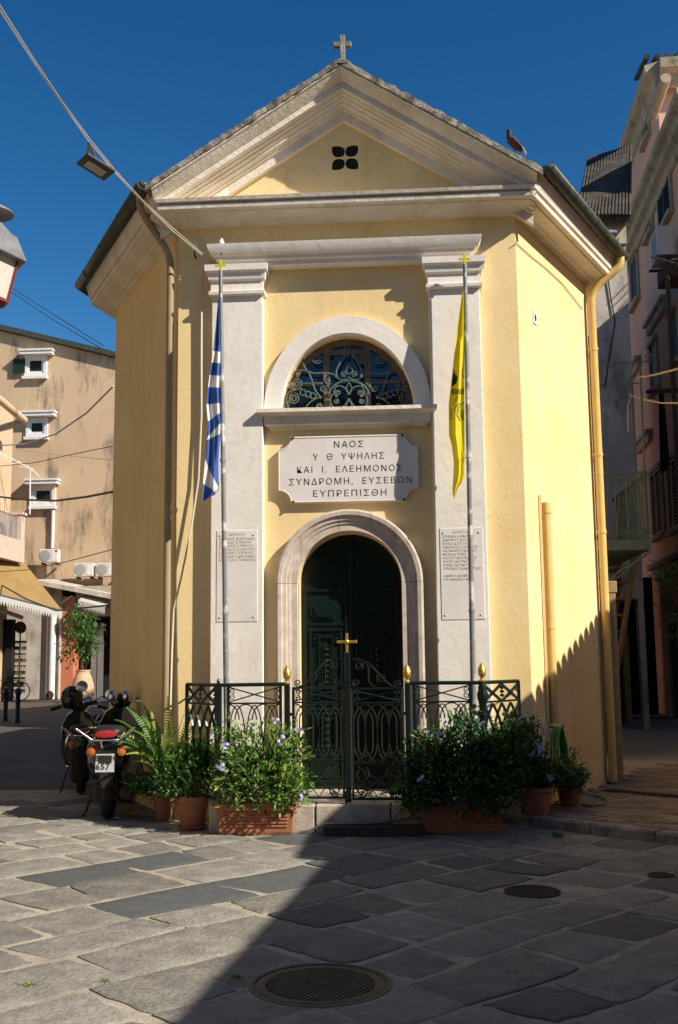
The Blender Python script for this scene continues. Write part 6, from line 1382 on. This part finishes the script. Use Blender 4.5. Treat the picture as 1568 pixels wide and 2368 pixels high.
for i, x in enumerate((bp_.x - 1.05, bp_.x)):
    w = MB().tube([(x + r_ * math.cos(t), LY - 1.5, r_ + .02 + r_ * math.sin(t)) for t in [2 * math.pi * k / 28 for k in range(28)]], .025, 6, closed=True).build('wheel', 'rubber', bc, smooth=60)
    m = MB()
    for k in range(10): t = k * .628; m.tube([(x, LY - 1.5, r_ + .02), (x + r_ * math.cos(t), LY - 1.5, r_ + .02 + r_ * math.sin(t))], .004, 4)
    m.build('spokes', 'steel', w)
x0 = bp_.x; m = MB().tube([(x0, LY - 1.5, .42), (x0 - .12, LY - 1.5, 1.0), (x0 - .1, LY - 1.5, 1.08)], .02, 6); m.tube([(x0 - .1, LY - 1.5, .9), (x0 - .62, LY - 1.5, .35), (x0 - 1.05, LY - 1.5, .42), (x0 - .72, LY - 1.5, .85), (x0 - .1, LY - 1.5, .88)], .02, 6); m.tube([(x0 - .62, LY - 1.5, .35), (x0 - .74, LY - 1.5, .95)], .02, 6); m.build('frame', 'rust', bc)
MB().box(x0 - .86, x0 - .62, LY - 1.57, LY - 1.43, .95, 1.0).build('saddle', 'vinyl', bc, bevel=.02); MB().tube([(x0 - .05, LY - 1.75, 1.1), (x0 - .1, LY - 1.5, 1.08), (x0 - .05, LY - 1.25, 1.1)], .014, 6).build('handlebar', 'steel', bc)
# left street row with balcony and awnings
XL = -16.75
lr = thing('left_street_house', 'pale house at the left edge with balcony and awnings below', 'house', (XL - 3, 33, 0))
MB().box(XL - 6, XL - .75, 20, 35.4, 0, 13.2).build('wall', 'beige', lr)
zs0, zs1 = U(40, 1300, 34).z, U(40, 1250, 34).z; xs1 = U(57, 1270, 34.5).x
MB().box(XL - 1.0, xs1, 30, 34.5, zs0, zs1).build('balcony_slab', 'pale', lr)
zpo = U(45, 1193, 34.4).z; MB().box(xs1 - .5, xs1, 34.0, 34.45, zs1, zpo).box(xs1 - .58, xs1 + .08, 33.95, 34.5, zpo, zpo + .12).build('balcony_pillar', 'pale', lr)
m = MB().tube([(xs1 - .2, 34, zpo - .1), (xs1 - .2, 30, zpo - .1)], .03, 6); 
for k in range(30): y = 34 - k * .13; m.tube([(xs1 - .2, y, zs1), (xs1 - .2, y, zpo - .1)], .018, 5)
m.build('balcony_railing', 'steel', lr)
a = U(56, 972, 33.5); MB().tube([a, U(0, 925, 31.0), U(-60, 880, 29)], .17, 10).build('eaves_gutter', 'beige', lr, smooth=60); MB().tube([a + Vector((-.1, 0, -.1)), U(0, 990, 33.0), U(-50, 1010, 32)], .16, 8).build('eaves_timber', 'trim', lr)
an = thing('antenna', 'white television antenna on a thin mast above the left balcony', 'antenna', tuple(U(69, 1200, 34))); m = MB().tube([Vector((U(69, 1190, 34).x, 34, zpo)), U(70, 1085, 34)], .03, 6)
m.tube([U(0, 1048, 33.5), U(70, 1083, 34), U(90, 1100, 34.2)], .025, 6)
for k in range(5): c = U(4 + k * 16, 1050 + k * 8, 33.6); m.tube([c + Vector((-.5, 0, .02 * k)), c + Vector((.15, .3, 0))], .014, 5)
m.build('mast_and_rods', 'winframe', an)
aw2 = thing('ochre_awning', 'large ochre canvas awning over the left shops', 'awning', tuple(U(70, 1380, 34)))
A_, B_, C2, D_ = U(49, 1292, 35.2), U(141, 1408, 35.2), U(0, 1372, 31.5), U(-60, 1262, 31.5)
MB().add([A_, B_, C2, D_] + [p + Vector((0, 0, -.05)) for p in (A_, B_, C2, D_)], [(0, 1, 2, 3), (7, 6, 5, 4), (0, 4, 5, 1), (1, 5, 6, 2), (2, 6, 7, 3), (3, 7, 4, 0)]).build('canvas', 'awn_yellow', aw2)
MB().tube([B_ + Vector((0, 0, -.05)), C2 + Vector((0, 0, -.05))], .05, 8).build('front_bar', 'steel', aw2)
m = MB(); n = 22
for k in range(n):
    p, q = B_.lerp(C2, k / n), B_.lerp(C2, (k + 1) / n); m.add([p, q, q + Vector((0, 0, -.28)), (p + q) / 2 + Vector((0, 0, -.5)), p + Vector((0, 0, -.28))], [(0, 1, 2, 3, 4)])
m.build('valance', 'awn_white', aw2, fix=False)
MB().tube([U(50, 1428, 34.5), U(0, 1410, 33), U(-60, 1390, 31)], .10, 8).build('lower_pole', 'steel', aw2, smooth=60)
# dark shop openings at the far left, bollards
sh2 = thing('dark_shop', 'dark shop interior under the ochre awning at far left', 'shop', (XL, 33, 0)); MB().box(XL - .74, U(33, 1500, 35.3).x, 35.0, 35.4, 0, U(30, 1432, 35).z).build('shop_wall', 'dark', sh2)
for px, py in ((12, 1668), (40, 1672)):
    p = G(px, py); t = thing('bollard', 'dark low street bollard %s in the shade at far left' % ('at the picture edge' if px < 20 else 'right of the other bollard'), 'bollard', (p.x, p.y, 0), 'bollards in the left street')
    MB().lathe([(.10, 0), (.09, .1), (.07, .14), (.065, .75), (.09, .8), (.09, .86), (.06, .95), (.01, .97)], p, 12).build('post', 'iron', t, smooth=40)
# wires over the left street
def wire(pts, Ya, Yb, r, mat, lab, n=None):
    N = len(pts); P = [U(x, y, Ya + (Yb - Ya) * i / (N - 1)) for i, (x, y) in enumerate(pts)]; o = MB().tube(P, r, 5).build('street_wire', mat, smooth=60); tag(o, lab, 'wire', 'wires over the left street')
wire([(-40, 1028), (0, 1030), (60, 1027), (130, 1003), (200, 955), (262, 893)], 20, 12, .02, 'cable', 'white wire sagging from the left edge to the chapel, across the second window')
wire([(-20, 1147), (60, 1156), (130, 1158), (200, 1149), (262, 1137)], 24, 16, .035, 'wire', 'thick black wire sagging across the lowest small window')
wire([(18, 660), (120, 725), (240, 800)], 22, 14, .012, 'wire', 'thin upper wire crossing the sky at left below the lantern')
wire([(16, 668), (120, 738), (245, 812)], 22.4, 14.3, .012, 'wire', 'thin lower wire crossing the sky at left below the lantern')
wire([(0, 1078), (80, 1070), (170, 1050), (260, 1032)], 30, 20, .015, 'wire', 'thin wire rising to the right between the two lower windows')
wire([(40, 1040), (140, 1052), (260, 1064)], 32, 20, .013, 'wire_tan', 'thin pale wire falling to the right between the two lower windows')
wire([(-10, 1345), (60, 1385), (130, 1412), (250, 1400)], 33, 20, .03, 'wire', 'black wire sagging below the ochre awning to the chapel')
wire([(0, 1322), (60, 1318), (150, 1300), (262, 1270)], 30, 20, .015, 'wire', 'thin wire rising to the right across the air conditioners')
# tall dark house row further up the left street, closing the view behind the shops
